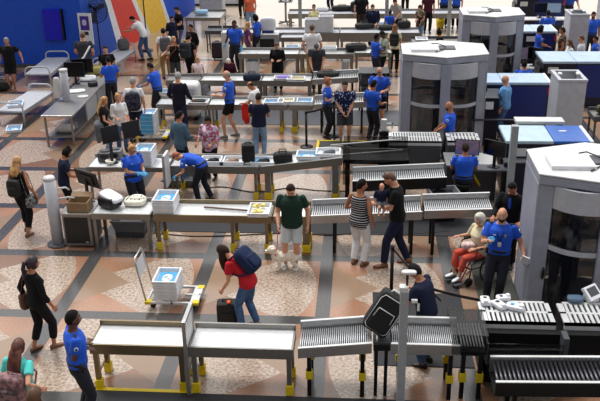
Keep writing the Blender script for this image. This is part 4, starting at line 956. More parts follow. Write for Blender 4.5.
# desks / monitors right side
for (px_, py_, lab, sc2, rz_) in ((518, 66, 'lit x-ray monitor left of the far seated officer, middle right', SCRX, -5), (533, 66, 'dark angled monitor right of the far seated officer', SCR, -40), (540, 18, 'grey monitor beside the topmost seated officer', SCR, 5), (553, 18, 'pale lit monitor right of the topmost seated officer', mat('screen_pale', (160, 190, 220), .3), -5)):
    p = at(px_, py_, .9); monitor((p.x, p.y, .90), lab, R(rz_), .55, .38, sc2, -6, True, zoff=.4)
for (x0, x1, y, lab) in ((3.9, 6.1, 24.45-.5, 'dark operator desk with two monitors before the long x-ray machine'), (6.6, 8.4, 33.2, 'white operator desk at the top right')):
    pass
def desk(x0, x1, y0, y1, z, lab, m=GREYD):
    t = empty('operator_desk', (x0, y0, 0), lab, 'desk'); f = MB(); f.box(0, x1-x0, 0, y1-y0, z-.04, z, m); f.build('desktop', t, .005)
    for x in (.02, x1-x0-.08): f = MB(); f.box(x, x+.06, .05, y1-y0-.05, 0, z-.04, BLKM); f.build('leg', t)
a = at(518, 66, .9); desk(a.x-.45, a.x+1.15, a.y-.3, a.y+.3, .895, 'operator desk below the middle right monitors', OFFW)
a = at(545, 18, .9); desk(a.x-1.4, a.x+1.1, a.y-.3, a.y+.3, .895, 'operator desk at the top right below the far monitors', OFFW)
# right hand lane pieces
bench_table(6.0, 8.0, 20.9, 21.6, .82, 'dark table with a camouflage bag at the right edge', STEELD, GREYD, False); p = at(592, 96, .83)
softbag((p.x, 21.25, .825), 'camouflage duffel bag on the dark table at the right edge', mat('camo', (92, 88, 52), .8, kind='camo', col2=(44, 38, 26), scale=18), .6, .22, .26, .1)
bench_table(7.35, 9.4, 26.5, 27.1, .82, 'low steel counter at the right edge below the bearded officer', STEELB, GREYD, False)
xray(6.3, 8.3, 35.0, 36.1, 1.5, 'far x-ray machine at the top edge behind the topmost monitors', .4)
tallbox(V((9.3, 31.9, 0)), 'pale grey cabinet cut by the top right corner', 2.0, .9, .9)
# notice on black machine left of XRB, machine bodies
t = empty('control_cabinet', (3.05, 20.95, 0), 'black control cabinet with a white notice, left of the bald man in light blue', 'cabinet'); f = MB(); f.box(0, .5, 0, .6, .05, 1.30, NAVY); f.build('body', t, .01); f = MB(); f.box(.16, .36, -.012, 0, 1.0, 1.2, WHT); f.build('notice', t); f = MB(); f.box(0, .5, 0, .6, 0, .05, BLKM); f.build('plinth', t)
t = empty('console', (4.0, 16.9, 0), 'dark blue console behind the black jacketed man', 'console'); f = MB(); f.box(-.9, 1.2, .1, .30, 0, 1.0, NAVY); f.build('body', t); f = MB(); f.box(-.9, 1.2, .05, .34, 1.0, 1.03, GREYD); f.build('ledge', t)
t = empty('rail_guard', (2.9, 20.2, 0), 'dark guard rail in front of the man in light blue', 'rail')
f = MB(); f.tube([(-.2, 0, .95), (2.2, 0, .95)], .025, GREYD, 8); f.build('top_rail', t)
for x in (-.1, 1.0, 2.1): f = MB(); f.tube([(x, 0, 0), (x, 0, .95)], .022, GREYD, 8); f.build('upright', t)
# ------------------------------------------------------------------ lane 5 (27.6), lane 6 (31.4), lane 7 (35)
bench_table(-4.3, -2.2, 27.9, 28.6, .80, 'steel table behind the woman in black with red-brown hair', BELT, STEELD, False, fh=.17, lw=.08)
bench_table(-2.18, -.3, 27.9, 28.6, .80, 'steel table below the black duffel bags', STEEL, STEELD, True, fh=.17, lw=.1)
bench_table(-.28, 1.0, 27.9, 28.6, .84, 'steel table left of the backpacked girl', BELT, STEELD, False, fh=.14, lw=.08)
bench_table(-5.0, -.9, 31.35, 32.1, .80, 'long grey table under the tall stacks of white trays', GREYL, STEELD, False, fh=.34, lw=.08)
bench_table(-.88, 2.15, 31.35, 32.1, .80, 'long grey table below the man in the navy jacket', GREYL, STEELD, False, fh=.34, lw=.08)
bench_table(-3.2, 0.0, 35.2, 36.0, .80, 'far table with a black roller bag near the top edge', GREYL, STEELD, False, fh=.2, lw=.08)
bench_table(.02, 4.2, 35.2, 36.0, .80, 'far table behind the seated mother', GREYL, STEELD, False, fh=.2, lw=.08)
stack((-1.95, 31.72, .80), 12, 'in the shorter tall pile on the far grey table', PI/2, None, 1.)
stack((-1.42, 31.72, .80), 15, 'in the taller pile on the far grey table', PI/2, None, 1.)
for (px_, py_, Z, lab, m_, w_, h_, d_) in ((356, 50, .82, 'black duffel bag with a red strap on the table below the navy jacket man', BAGB, .75, .24, .4), (252, 80, .82, 'dark rounded bag on the fifth lane table', BAGN, .55, .22, .3), (328, 76, .84, 'black backpack being opened by the man in the grey cap', BAGB, .7, .16, .4), (365, 28, .82, 'black bags heaped on the far grey table', BAGB, .8, .2, .4), (386, 29, .82, 'dark laptop bag on the far grey table', BAGB, .6, .16, .35), (342, 10, .82, 'black roller bag lying on the far table', BAGB, .9, .2, .4), (356, 11, .82, 'navy backpack on the far table at the top edge', BAGN, .5, .42, .3), (404, 28, .82, 'black bag beside the bending man in grey', BAGB, .5, .3, .35), (198, 108, .0, 'navy', BAGN, .1, .1, .1)):
    if lab == 'navy': continue
    p = at(px_, py_, Z); softbag((p.x, p.y, Z-.01), lab, m_, w_, h_, d_, .1)
# trays on lanes
def tray_at(px_, py_, Z, lab, rz=PI/2, ad=None, item=None):
    p = at(px_, py_, Z); o = tray((p.x, p.y, Z-.012), lab, rz, ad)
    if item: f = MB(); f.sbox((0, 0, .065), (.13, .18, .05), item, .6); f.build('folded_clothing', o)
    return o
tray_at(283, 79, .80, 'white tray of purple clothing on the fifth lane', PI/2, None, mat('lilac', (134, 108, 200), .8))
tray_at(296, 80, .80, 'white tray with a yellow print on the fifth lane', PI/2, mat('pale_yellow', (240, 220, 130), .6))
tray_at(274, 103, .80, 'white tray with a thin blue print right of the balding man', PI/2, CYAN)
tray_at(288, 102, .80, 'white tray with a yellow print on the fourth lane', PI/2, mat('pale_yellow', (1, 1, 1)))
tray_at(303, 102, .80, 'white tray with a bold blue print on the fourth lane', PI/2, CYAN)
tray_at(293, 48, .80, 'white tray with blue print beside the woman in black', PI/2, CYAN)
tray_at(329, 49, .80, 'long grey-white tray behind the man in the white tee', PI/2)
tray_at(306, 47, .80, 'white tray with a navy item near the man in the white tee', PI/2, None, BAGN)
tray_at(199, 103, .80, 'white tray holding black shoes beside the navy jacket traveller', PI/2, None, BAGB)
tray_at(170, 93, .80, 'white tray with blue print in front of the navy jacket traveller', PI/2, CYAN)
tray_at(381, 25, .80, 'tray of magazines before the man in the navy jacket', PI/2, CYAN)
tray_at(322, 10, .82, 'white tray leaning near the woman in yellow', PI/2)
# second cart with tall stack
c = at(157, 131)
t = cart(V((c.x+.08, 21.25, 0)), .85, .62, 'low cart with a tall blue and white tray stack left of the denim shirt man', 16, 'on the cart left of the denim shirt man', sc_=.95)
p = V((c.x-.02, 20.98, 0))
f = MB(); f.box(p.x-.17, p.x+.17, p.y-.012, p.y-.002, .22, .80, CYAN); 
for k in range(5): f.box(p.x-.17, p.x+.17, p.y-.016, p.y-.012, .24+k*.115, .255+k*.115, GBLU)
tag(f.build('blue_panel'), 'ribbed blue panel leaning against the tall tray stack', 'panel')
stack((at(253, 74, 0).x, at(253, 74, 0).y, .02), 12, 'in the floor stack right of the tall officer', 0, CYAN)
# arch white frame beside tall officer (224,30-60)
p = at(226, 62); t = empty('white_gate', (p.x, p.y, 0), 'narrow white upright gate panel left of the tall officer', 'gate'); f = MB(); f.box(-.1, .12, -.2, .2, 0, 1.15, OFFW); f.build('panel', t, .03); f = MB(); f.tube([(-.1, 0, 1.15), (-.05, 0, 1.4), (.3, 0, 1.65)], .025, OFFW, 8); f.build('arm', t)
# roller bags
p = at(218, 59); rollbag((p.x, p.y, 0), 'dark plum suitcase standing alone left of the white gate', mat('plum', (48, 30, 44), .6), .42, .62, .28, (0, 0, 0), .0)
# white machine behind jacket man (185-210, 75-105)
p = at(190, 98); t = empty('white_cabinet_unit', (-5.15, 23.1, 0), 'white rounded equipment trolley behind the navy jacket traveller', 'trolley')
f = MB(); f.sbox((0, 0, .62), (.42, .3, .5), OFFW, .3); f.build('housing', t); f = MB(); f.box(-.3, .3, -.31, -.29, .75, 1.0, GREYL); f.build('display', t)
for x in (-.3, .3): f = MB(); f.tube([(x, -.2, .06), (x+.02, .2, .06)], .06, BLKM, 12); f.build('wheel', t)
# ------------------------------------------------------------------ left: inspection tables, benches
p = at(44, 115, .9); q_ = at(73, 116, .9)
t = empty('inspection_table', (-8.10, 20.45, 0), 'long steel inspection table running away from the viewer, left side', 'table', .03)
f = MB(); f.box(-.42, .42, 0, 4.3, .84, .90, STEEL); f.build('top', t, .01)
for y in (.08, 2.1, 4.1):
    for x in (-.38, .33): f = MB(); f.box(x, x+.05, y, y+.05, 0, .84, STEELD); f.build('leg', t)
f = MB(); f.box(-.36, .36, .1, 4.1, .25, .28, STEELD); f.build('lower_shelf', t)
for y in (1.4, 2.6): f = MB(); f.box(.36, .40, y, y+1.05, .3, .84, GREYP); f.build('side_panel', t)
t = empty('wire_basket', (-8.05, 20.95, .285), 'wire basket of supplies on the lower shelf of the inspection table', 'basket'); f = MB(); f.box(-.25, .25, -.2, .2, 0, .03, GREYD); 
for k in range(9): f.box(-.25+k*.061, -.243+k*.061, -.2, -.193, 0, .22, STEEL); f.box(-.25+k*.061, -.243+k*.061, .193, .2, 0, .22, STEEL)
for z in (.1, .21): f.box(-.25, .25, -.2, -.19, z, z+.01, STEEL); f.box(-.25, .25, .19, .2, z, z+.01, STEEL); f.box(-.25, -.24, -.2, .2, z, z+.01, STEEL); f.box(.24, .25, -.2, .2, z, z+.01, STEEL)
f.build('wire_body', t); f = MB(); f.sbox((0, 0, .1), (.2, .15, .09), OFFW, .5); f.build('contents', t)
t = empty('rolled_post', (-8.28, 21.85, .905), 'white rolled cylinder standing on the inspection table', 'dispenser'); f = MB(); f.cyl((0, 0), .11, 0, .85, GREYL, 20); f.build('tube', t); f = MB(); f.cyl((0, 0), .12, .85, .9, OFFW, 20); f.build('cap', t); f = MB(); f.sbox((-.25, .05, .35), (.10, .06, .3), OFFW, .5); f.build('paper_box', t)
for (px_, py_, lab, rz_) in ((76, 84, 'left black monitor on the long inspection table', 150), (84, 80, 'right black monitor on the long inspection table', 165)):
    p = at(px_, py_, .9); monitor((p.x, p.y, .9), lab, R(rz_-180+30), .62, .44, SCR, -6, True, zoff=.44)
for (px_, py_, lab, m_, w_, h_, d_) in ((75, 92, 'white keyboard tray tilted on the inspection table', WHT, .6, .06, .3), (88, 80, 'crumpled white papers on the inspection table', WHT, .5, .12, .4), (98, 74, 'open olive bag being searched on the inspection table', mat('olive', (150, 138, 70), .8), .65, .24, .35), (83, 97, 'flat white folder on the near part of the inspection table', OFFW, .3, .04, .22), (93, 86, 'black hand scanner on the inspection table', BLACK, .3, .14, .2)):
    p = at(px_, py_, .9); softbag((p.x, p.y, .90), lab, m_, w_, h_, d_, .3, 'paper_pile' if 'paper' in lab else 'keyboard' if 'keyboard' in lab else 'folder' if 'folder' in lab else 'hand_scanner' if 'scanner' in lab else 'travel_bag', 'bag' if 'bag' in lab else 'item', 'olive' in lab)
f = MB(); p = at(72, 70, .9); f.tube([at(66, 84, .95), at(76, 66, 1.15), at(84, 57, 1.3), at(90, 46, 1.6)], .03, GREYL, 8); tag(f.build('flexible_arm'), 'pale curved flexible arm above the inspection table monitors', 'arm')
bench(V((-11.0, 27.65, 0)), R(3), 2.4, .87, 'grey slatless bench with looped arms against the blue wall')
bench(V((-10.12, 23.35, 0)), R(-4), 2.15, .82, 'grey bench with looped arms holding a white paper tray, left edge')
bench(V((-8.98, 28.95, 0)), R(-4), 2.5, .75, 'grey bench along the red stripe under the leaning man')
p = at(16, 105, .46); tray((p.x, p.y, .452), 'white tray with blue papers lying on the left bench', .3, CYAN)
p = at(14, 127, .1); tray((p.x, p.y, .004), 'white tray on the floor under the left bench', .3, CYAN)
p = at(3, 90); softbag((p.x, p.y, 0), 'black bag on the floor beside the bearded man in black', BAGB, .6, .35, .4, 0)
p = at(124, 50, .45)
softbag((p.x, p.y, .45), 'grey backpack lying on the bench beneath the leaning man', BAGG, .42, .42, .3, .4, 'backpack', 'backpack')
fan(at(101, 63), 2.0, .50, 'large black pedestal fan before the blue wall', R(-12)); a = at(99, 66)
fan(at(147, 51), 2.5, .48, 'second pedestal fan in front of the yellow stripe', R(-12))
# poster stand
p = at(92, 70); t = empty('poster_stand', (p.x-.05, p.y, 0), 'white poster on a stand with a purple picture, behind the inspection table', 'sign', R(-8)); f = MB(); f.box(-.26, .26, -.02, .02, .95, 2.05, WHT); f.build('board', t, .005)
f = MB(); f.box(-.18, .16, -.026, -.021, 1.45, 1.95, mat('poster_purple', (70, 40, 150))); f.sbox((-.02, -.03, 1.72), (.09, .004, .11), mat('poster_pale', (200, 196, 224)), .8, None, 12, 5); f.box(-.14, .10, -.026, -.021, 1.28, 1.40, BLACK); f.build('picture', t)
f = MB(); f.box(-.02, .02, .02, .06, 0, 1.9, BLKM); f.box(-.25, .25, -.2, .2, 0, .02, BLKM); f.build('stand', t)
# ------------------------------------------------------------------ top left / centre furniture
bench_table(at(187, 18, .8).x-.1, at(213, 13, .8).x+.5, 34.4, 36.0, .80, 'far steel table with a blue-white item, top left of centre', STEEL, STEELD, False)
p = at(203, 12, .82); softbag((p.x, 35.2, .815), 'blue and white packet on the far steel table', mat('pale_packet', (150, 200, 232)), .6, .18, .4, .1, 'packet', 'packet', False)
t = empty('white_counter', at(200, 6), 'long white counter at the top edge', 'counter'); f = MB(); f.box(-2.2, 2.6, 0, .7, .1, 1.0, OFFW); f.build('body', t, .02); f = MB(); f.box(-2.25, 2.65, -.05, .75, 1.0, 1.05, WHT); f.build('countertop', t, .01); f = MB(); f.box(-2.1, 2.5, .05, .65, 0, .1, BLKM); f.build('plinth', t)
t = empty('white_machine', at(215, 8, 0), 'big white machine block at the top edge, left of the orange top', 'machine'); t.location.y -= 2; f = MB(); f.box(-.3, .8, -.4, .4, .05, 1.5, GREYL); f.build('housing', t, .05); f = MB(); f.box(-.25, .75, -.35, .35, 0, .05, BLKM); f.build('plinth', t)
bench_table(-6.1, -4.9, 31.5, 32.2, .85, 'grey machine table behind the tall officer', GREYD, GREYD, False)
t = empty('screening_cabinet', (-3.98, 30.4, 0), 'grey cabinet with a dark door and white domed screen, top centre', 'cabinet')
f = MB(); f.box(0, .82, 0, .6, 0, .92, GREYP); f.build('body', t, .01); f = MB(); f.box(.14, .68, -.012, 0, .12, .78, BLACK); tag(f.build('door', t), 'black door panel'); f = MB(); f.box(-.03, .85, -.04, .64, .92, .96, OFFW); f.build('worktop', t, .01)
t = empty('domed_monitor', (-3.55, 30.7, .965), 'white domed console on the grey cabinet, top centre', 'console'); f = MB(); f.sbox((0, 0, .30), (.30, .12, .27), WHT, .55); f.build('shell', t); f = MB(); f.box(-.22, .22, -.14, .1, 0, .08, BLUE); f.build('base', t, .01)
bench_table(-3.05, -1.9, 30.3, 30.9, .85, 'open steel desk right of the domed console', GREYL, STEELD, False, fh=.06)
t = empty('monitor_trolley', at(286, 24), 'wheeled monitor stand near the top edge', 'trolley'); f = MB(); f.cyl((0, 0), .05, .1, 1.1, GREYP, 12); f.build('column', t)
for k in range(5): a = 2*PI*k/5; f = MB(); f.tube([(0, 0, .1), (.38*math.cos(a), .38*math.sin(a), .06)], .03, GREYD, 6); f.build('foot', t)
f = MB(); f.obox((0, 0, 1.0), (.3, 0, 0), (0, .2, 0), (0, 0, .02), GREYP); f.build('tray', t)
p = at(286, 24); monitor((p.x-.18, p.y, 1.03), 'left black monitor on the wheeled stand', R(150), .5, .4, SCR, -6, True, zoff=.36); monitor((p.x+.22, p.y+.05, 1.03), 'right black monitor on the wheeled stand', R(170), .4, .4, SCR, -6, True, zoff=.36)
for (px_, lab) in ((300.5, 'slim grey upright post left of the woman in yellow'), (386, 'slim grey upright post beside the kneeling officer'), (448, 'slim grey upright post near the top right of centre')):
    X = at(px_, 40); t = empty('sign_post', (X.x, X.y, 0), lab, 'post'); f = MB(); f.box(-.07, .07, -.06, .06, 0.02, 2.6, GREYP); f.build('shaft', t); f = MB(); f.box(-.14, .14, -.14, .14, 0, .02, GREYD); f.build('base_plate', t)
X = at(377, 78); t = empty('sign_post', (X.x, X.y, 0), 'slim grey post beside the bald spectacled officer', 'post'); f = MB(); f.box(-.07, .07, -.06, .06, 0.02, 1.5, GREYP); f.build('shaft', t); f = MB(); f.box(-.14, .14, -.14, .14, 0, .02, GREYD); f.build('base_plate', t)
t = bench_table(1.75, 4.3, 29.6, 30.4, .82, 'dark roller table behind the middle scanner roof', STEELD, GREYD, False)
p = at(420, 34, .85); tray((p.x, 30.0, .81), 'grey-rimmed tray behind the dark haired bun', 0)
t = empty('yellow_bin', at(440, 28), 'small yellow bin under the far table, top centre right', 'bin'); f = MB(); f.rings([[V((r*math.cos(2*PI*i/16), r*math.sin(2*PI*i/16), z)) for i in range(16)] for r, z in ((.15, 0), (.2, .4), (.18, .4), (.13, .05))], YEL); f.build('bin_body', t)
# ------------------------------------------------------------------ people, foreground
K_TURQ = C('turquoise', (94, 214, 206)); K_RED = C('red', (196, 36, 48)); K_GRN = C('dark_green', (32, 56, 46)); K_CORAL = C('coral', (216, 92, 74)); K_CREAM = C('cream', (234, 222, 186)); K_LBL = C('light_blue', (104, 156, 210))
K_STR = C('striped', (22, 22, 26), 'stripe', (206, 206, 210), 7, 2); K_HAW = C('print_navy', (24, 34, 72), 'spots', (200, 208, 224), 20); K_FLO = C('floral', (214, 206, 226), 'noise', (176, 70, 96), 14)
K_PLN = C('pale_shorts', (196, 204, 206)); K_DEN = C('denim_shirt', (78, 104, 122)); K_JKT = C('jacket_navy', (30, 28, 46)); K_SAGE = C('sage', (164, 174, 156)); K_YCR = C('pale_yellow', (230, 222, 170)); K_DBR = C('dark_brown', (58, 46, 40)); K_ORG = C('orange', (222, 112, 84)); K_MAR = C('maroon', (70, 28, 46)); K_PNK = C('pale_pink', (240, 214, 214)); K_CHK = C('dark_print', (40, 36, 34), 'noise', (120, 96, 76), 16)
XF = (-.02, .24, -.28)
P = person('officer in royal blue uniform with arms folded, standing at the end of the nearest table', (70, 311), H=1.80, a=-62, skin=SKD, hair=('short', H_BLK), lh=(-.15, .12, -.27), rh=(-.21, .13, -.22), hp=0, wd=1.06, **TS)
P = person('woman with long auburn hair and a turquoise tee at the bottom left corner', (14, 341), H=1.66, a=-10, hair=('longer', H_AUB), top=K_TURQ, sl=.45, bot=K_BLK, fem=1, hp=28, rh=(.16, -.05, -.34), wd=1.05)
backpack(P, 'mauve patterned backpack worn by the woman in turquoise', mat('mauve_print', (150, 112, 112), .8, kind='noise', col2=(96, 70, 76), scale=12), .36, .44, .2, mat('mauve_pocket', (130, 100, 104), .8, kind='noise', col2=(60, 46, 54), scale=12), z=1.12, off=.12)
P = person('child with curly brown hair at the bottom edge beside the turquoise tee', (31, 391), H=1.45, a=-30, hair=('curly', H_BRN), top=K_KHK, sl=.5, bot=K_NAV)
P = person('woman in black with purplish ponytail and brown shoulder bag, walking on the left', (29, 257), H=1.68, a=-35, skin=SKM, hair=('pony', H_PUR), top=K_BLK, sl=.8, bot=K_BLK, bl=.9, fem=1, hp=12, lf=(0, -.10), rf=(0, .16), rh=(.14, .10, -.50), lh=(.1, -.02, -.5), shoes=S_BRN, hy=-15)
shoulderbag(P, 'dark brown leather bag on the shoulder of the woman in black', BROWN, 1 if False else -1, .30, .30, .12, .88, 0)
P = person('long-haired blonde woman in a black tank top walking away at the left edge', (15, 157), H=1.72, a=-12, skin=SKM, hair=('longhair', H_BLD), top=K_BLK, sl=0, bot=K_BLK, bl=.88, fem=1, lf=(0, .16), rf=(0, -.10), rh=(.16, .04, -.48), shoes=S_BRN)
backpack(P, 'small black backpack on the long-haired blonde woman', BAGB, .28, .38, .15, z=1.13)
shoulderbag(P, 'grey and black tote carried by the long-haired blonde woman', C('tote', (60, 60, 62), 'noise', (140, 140, 140), 20), 1, .34, .26, .14, .80, 0, True)
P = person('person in a dark beanie and navy tee behind the workstation monitor', (59, 147), H=1.68, a=-70, skin=SKM, hair=('topbun', H_BLK), top=K_NAV, sl=.5, bot=K_BLK, hp=30, lh=(-.02, .32, -.32), rh=(.0, .34, -.32), lean=10)
P = person('blonde officer in royal blue holding blue-gloved hands together behind the table', (130, 143), H=1.67, a=-132, skin=SKL, hair=('bun', H_BLD), fem=1, lh=(-.10, .30, -.30), rh=(-.13, .28, -.28), glove=1, hp=22, wd=1.22, glasses=1, **{**TS, 'untuck': .84})
# bending red-haired officer
P = person('red-haired officer in uniform bending far over beside the white divider panel', foot=(204, 203), H=1.66, a=78, hair=('short', H_RED), fem=1, lean=82, hp=80, lh=(.02, .20, -.42), rh=(.05, .12, -.50), glove=1, wd=1.05, rf=(.1, -.1), lf=(0, .1), **TS)
P = person('person in a denim shirt seen from behind, left of the floral blouse', (178, 111), H=1.72, a=-35, skin=SKM, hair=('short', H_BLK), top=K_DEN, sl=.85, bot=K_NAV, rh=(.02, .28, -.34), hy=-15, untuck=.80)
P = person('dark-haired woman in a pale floral blouse looking down behind the third lane', (208, 114), H=1.64, a=160, skin=SKM, hair=('long', H_BLK), top=K_FLO, sl=.75, bot=K_BLK, fem=1, hp=35, lh=(.0, .25, -.36), rh=(.04, .24, -.38), untuck=.78, wd=1.15, hy=20)
P = person('person in a navy tee and jeans with the back turned, centre left', (258, 93), H=1.72, a=0, skin=SKM, hair=('short', H_DBR), top=K_NAV, sl=.5, bot=K_LJN, hp=25, lh=(-.02, .28, -.3), rh=(.0, .28, -.3), wd=1.03)
P = person('balding man in a white tee holding red cloth behind the navy tee person', (257, 80), Y=21.3, H=1.76, a=70, skin=SKM, hair=('fringe', H_DBR), top=K_WHT, sl=.5, bot=K_NAV, hp=40, lh=(.0, .30, -.32), rh=(.02, .30, -.36), lean=16)
q = P['W'](V((-.16, .33, .82))); f = MB(); f.sbox((0, 0, 0), (.10, .07, .26), C('red_cloth', (214, 44, 36)), .6); f.sbox((.03, .02, -.22), (.08, .05, .12), C('red_cloth', (1, 1, 1)), .7); o = f.build('red_cloth'); o.location = q; tag(o, 'bright red cloth held by the balding man', 'cloth')
P = person('grey-haired officer in shorts holding a laptop, facing left near the fourth lane', (228, 70), Y=21.45, H=1.78, a=82, skin=SKL, hair=('fringe', H_GRY), hp=12, lh=(.0, .32, -.26), rh=(-.02, .34, -.26), shoes=mat('shoe_grey', (120, 120, 120)), lf=(0, .16), rf=(0, -.10), top=TSA, sl=.5, bot=K_BLK, bl=.38, tsa=1, untuck=.93)
q = P['W'](V((0, .45, 1.13))); t = empty('laptop', q, 'dark laptop held open by the grey-haired officer in shorts', 'laptop', P['rz']); f = MB(); f.box(-.18, .18, -.12, .12, 0, .015, GREYD); f.build('keyboard_half', t); f = MB(); f.obox((0, .15, .11), (.18, 0, 0), (0, .006, 0), (0, .04, .11), GREYD); f.build('screen_half', t)
P = person('traveller with grey hair in a dark navy jacket seen from behind at the fourth lane', (177, 72), Y=21.5, H=1.70, a=-8, hair=('short', H_GRY), top=K_JKT, sl=.95, bot=K_NAV, lh=(.10, .20, -.42), rh=(.10, .18, -.42), lf=(0, -.04), rf=(.12, -.25), hp=20, untuck=.84)
P = person('black-haired officer in royal blue facing left behind the tray cart', (155, 62), H=1.74, a=75, skin=SKM, hair=('short', H_BLK), hp=30, lh=(.0, .34, -.34), rh=(.02, .32, -.34), wd=1.08, glove=1, lean=12, **TS)
P = person('grey-haired traveller with a dark patterned backpack seen from behind', (132, 77), Y=21.0, H=1.72, a=5, hair=('short', H_GRY), top=K_WHT, sl=.5, bot=K_NAV, hp=15)
backpack(P, 'dark patterned backpack on the grey-haired traveller', C('pack_print', (32, 32, 44), 'noise', (62, 60, 80), 12), .40, .50, .2, z=1.16)
P = person('girl with long blonde hair in a black tee with a jacket tied at her waist', (101, 96), H=1.66, a=-70, hair=('longer', H_BLD), top=K_BLK, sl=.4, bot=K_LJN, fem=1, lh=(.05, .16, -.42), rh=(.05, .22, -.42), hp=25, wd=.92)
q = P['W'](V((-.0, -.14, .93))); f = MB(); f.sbox((0, 0, 0), (.20, .13, .12), K_GRY, .6); f.sbox((0, -.04, -.2), (.15, .08, .26), K_GRY, .7); o = f.build('tied_jacket'); o.location = q; o.rotation_euler.z = P['rz']; tag(o, 'grey jacket tied around the waist of the blonde girl in black', 'jacket')
P = person('blonde woman in a loose white shirt behind the twin monitors', (117, 93), Y=20.2, H=1.68, a=-150, hair=('bun', H_BLD), top=K_WHT, sl=.75, bot=K_JEAN, fem=1, lh=(-.06, .24, -.30), rh=(-.04, .24, -.32), hp=8, wd=1.02, untuck=.80)
P = person('black-haired officer in royal blue with back turned at the inspection table', (108, 56), H=1.74, a=30, skin=SKM, hair=('short', H_BLK), hp=15, lh=(.02, .26, -.2), rh=(.05, .2, -.4), glove=1, **TS)
P = person('young man in a black tee facing the officer across the inspection table', (105, 45), Y=25.25, H=1.80, a=-170, hair=('short', H_DBR), top=K_BLK, sl=.5, bot=C('tan_pants', (150, 110, 90)), hp=15)
P = person('brown-haired man in a grey shirt seen from behind near the poster stand', (82, 32), H=1.84, a=5, hair=('short', H_BRN), top=K_DGR, sl=.5, bot=K_NAV, wd=1.15, hp=20, lh=(.02, .2, -.4), rh=(.02, .2, -.4))
P = person('bearded man in a black tee and shorts with hand on hip, top left corner', (6, 37), H=1.80, a=-172, skin=SKM, hair=('short', H_GRY), top=K_BLK, sl=.5, bot=K_BLK, bl=.45, beard=H_GRY, lh=(.20, -.02, -.38), rh=(.10, .10, -.46), shoes=S_BRN, wd=1.08, lf=(.08, 0), rf=(.04, 0))
P = person('man in a white tee and jeans leaning left over the bench by the red stripe', foot=(146, 60), H=1.80, a=80, skin=SKL, hair=('short', H_BLK), top=K_WHT, sl=.5, bot=K_JEAN, lean=38, hp=45, lh=(.0, .42, -.25), rh=(.02, .4, -.2), lf=(0, .1), rf=(0, -.15))
P = person('stocky man in a black tee and jeans beside the blue wall end', (178, 6), H=1.80, a=120, skin=SKL, hair=('short', H_DBR), top=K_BLK, sl=.5, bot=K_JEAN, wd=1.18, hp=25, lh=(-.02, .26, -.34), rh=(0, .26, -.34))
P = person('woman in a dark top with dark hair, left of the stocky man', (171, 15), H=1.62, a=-150, hair=('long', H_DBR), top=K_NAV, sl=.6, bot=K_BLK, fem=1, hp=25)
P = person('blonde woman in a black tank top with hand on hip and brown purse', (173, 36), H=1.70, a=-168, skin=SKL, hair=('longhair', H_BLD), top=K_BLK, sl=0, bot=K_DGR, bl=1, fem=1, rh=(.22, .02, -.26), lh=(.12, .02, -.5), hy=15)
shoulderbag(P, 'brown crossbody purse on the blonde woman with hand on hip', mat('tan_leather', (156, 84, 44), .5), -1 if False else 1, .2, .16, .08, .98, .1, 2)
P = person('traveller in khaki trousers with a grey backpack, behind the blonde with hand on hip', (163, 28), H=1.76, a=20, hair=('short', H_BLK), top=K_WHT, sl=.5, bot=K_KHK, hp=20); backpack(P, 'dark grey backpack worn by the khaki trousered traveller', BAGG, .36, .50, .22)
P = person('traveller in black with a large dark backpack, right of the blonde with hand on hip', (188, 34), H=1.72, a=-20, hair=('short', H_BLK), top=K_BLK, sl=.5, bot=K_BLK, hp=15); backpack(P, 'large charcoal backpack on the traveller in black', C('charcoal_pack', (50, 54, 62)), .38, .52, .22)
P = person('traveller in black holding a tan folder, behind the large dark backpack', (191, 24), H=1.70, a=150, skin=SKM, hair=('short', H_BLK), top=K_BLK, sl=.8, bot=K_BLK, rh=(0, .24, -.3)); q = P['W'](V((.05, .33, 1.05))); f = MB(); f.box(-.12, .12, -.01, .01, -.16, .16, mat('tan_card', (222, 184, 120), .7)); o = f.build('paper_folder'); o.location = q; o.rotation_euler.z = P['rz']; tag(o, 'tan folder held by the traveller in black', 'folder')
P = person('little girl with long fair hair in a pale pink dress', (197, 56), H=1.38, a=-165, hair=('longhair', H_BLD), top=K_PNK, sl=.4, bot=K_PNK, fem=1, hs=1.0, hp=25, dress=1)
p = at(202, 96); rollbag((p.x+.1, p.y+.2, 0), 'black suitcase standing behind the little girl in pink', BAGB, .3, .6, .22, (0, 0, .3), .3)
P = person('tall dark-skinned officer with blue gloves standing behind the fifth lane', (234, 20), H=1.86, a=160, skin=SKD, hair=('short', H_BLK), wd=1.12, glove=1, lh=(.10, .1, -.5), rh=(.16, .05, -.48), hy=35, hp=5, tsa=1, top=TSA, sl=.5, bot=PANT, untuck=.95)
P = person('black curly haired officer in royal blue seen from behind, top centre left', (256, 15), H=1.68, a=60, skin=SKD, hair=('curly', H_BLK), fem=1, **TS)
P = person('girl in a purple and pink top facing the curly-haired officer', (247, 22), H=1.56, a=-60, hair=('longhair', H_BLD), top=C('purple', (110, 62, 110)), sl=.5, bot=K_GRY, fem=1)
P = person('person in an orange top and jeans at the top edge', foot=(251, 31), H=1.72, a=175, hair=('long', H_DBR), top=K_ORG, sl=.5, bot=K_LJN, fem=1, wd=1.1)
P = person('grey-haired traveller in maroon bowing the head behind the fifth lane', (230, 56), Y=25.4, H=1.62, a=175, hair=('short', H_WHT), top=K_MAR, sl=.9, bot=K_BLK, fem=1, hp=60, lean=22)
P = person('woman with short red-brown hair in black looking at her hands', (277, 41), H=1.66, a=172, hair=('short', H_AUB), top=K_BLK, sl=.9, bot=K_BLK, fem=1, hp=35, lh=(-.05, .24, -.26), rh=(-.06, .24, -.26), wd=1.12, untuck=.93)
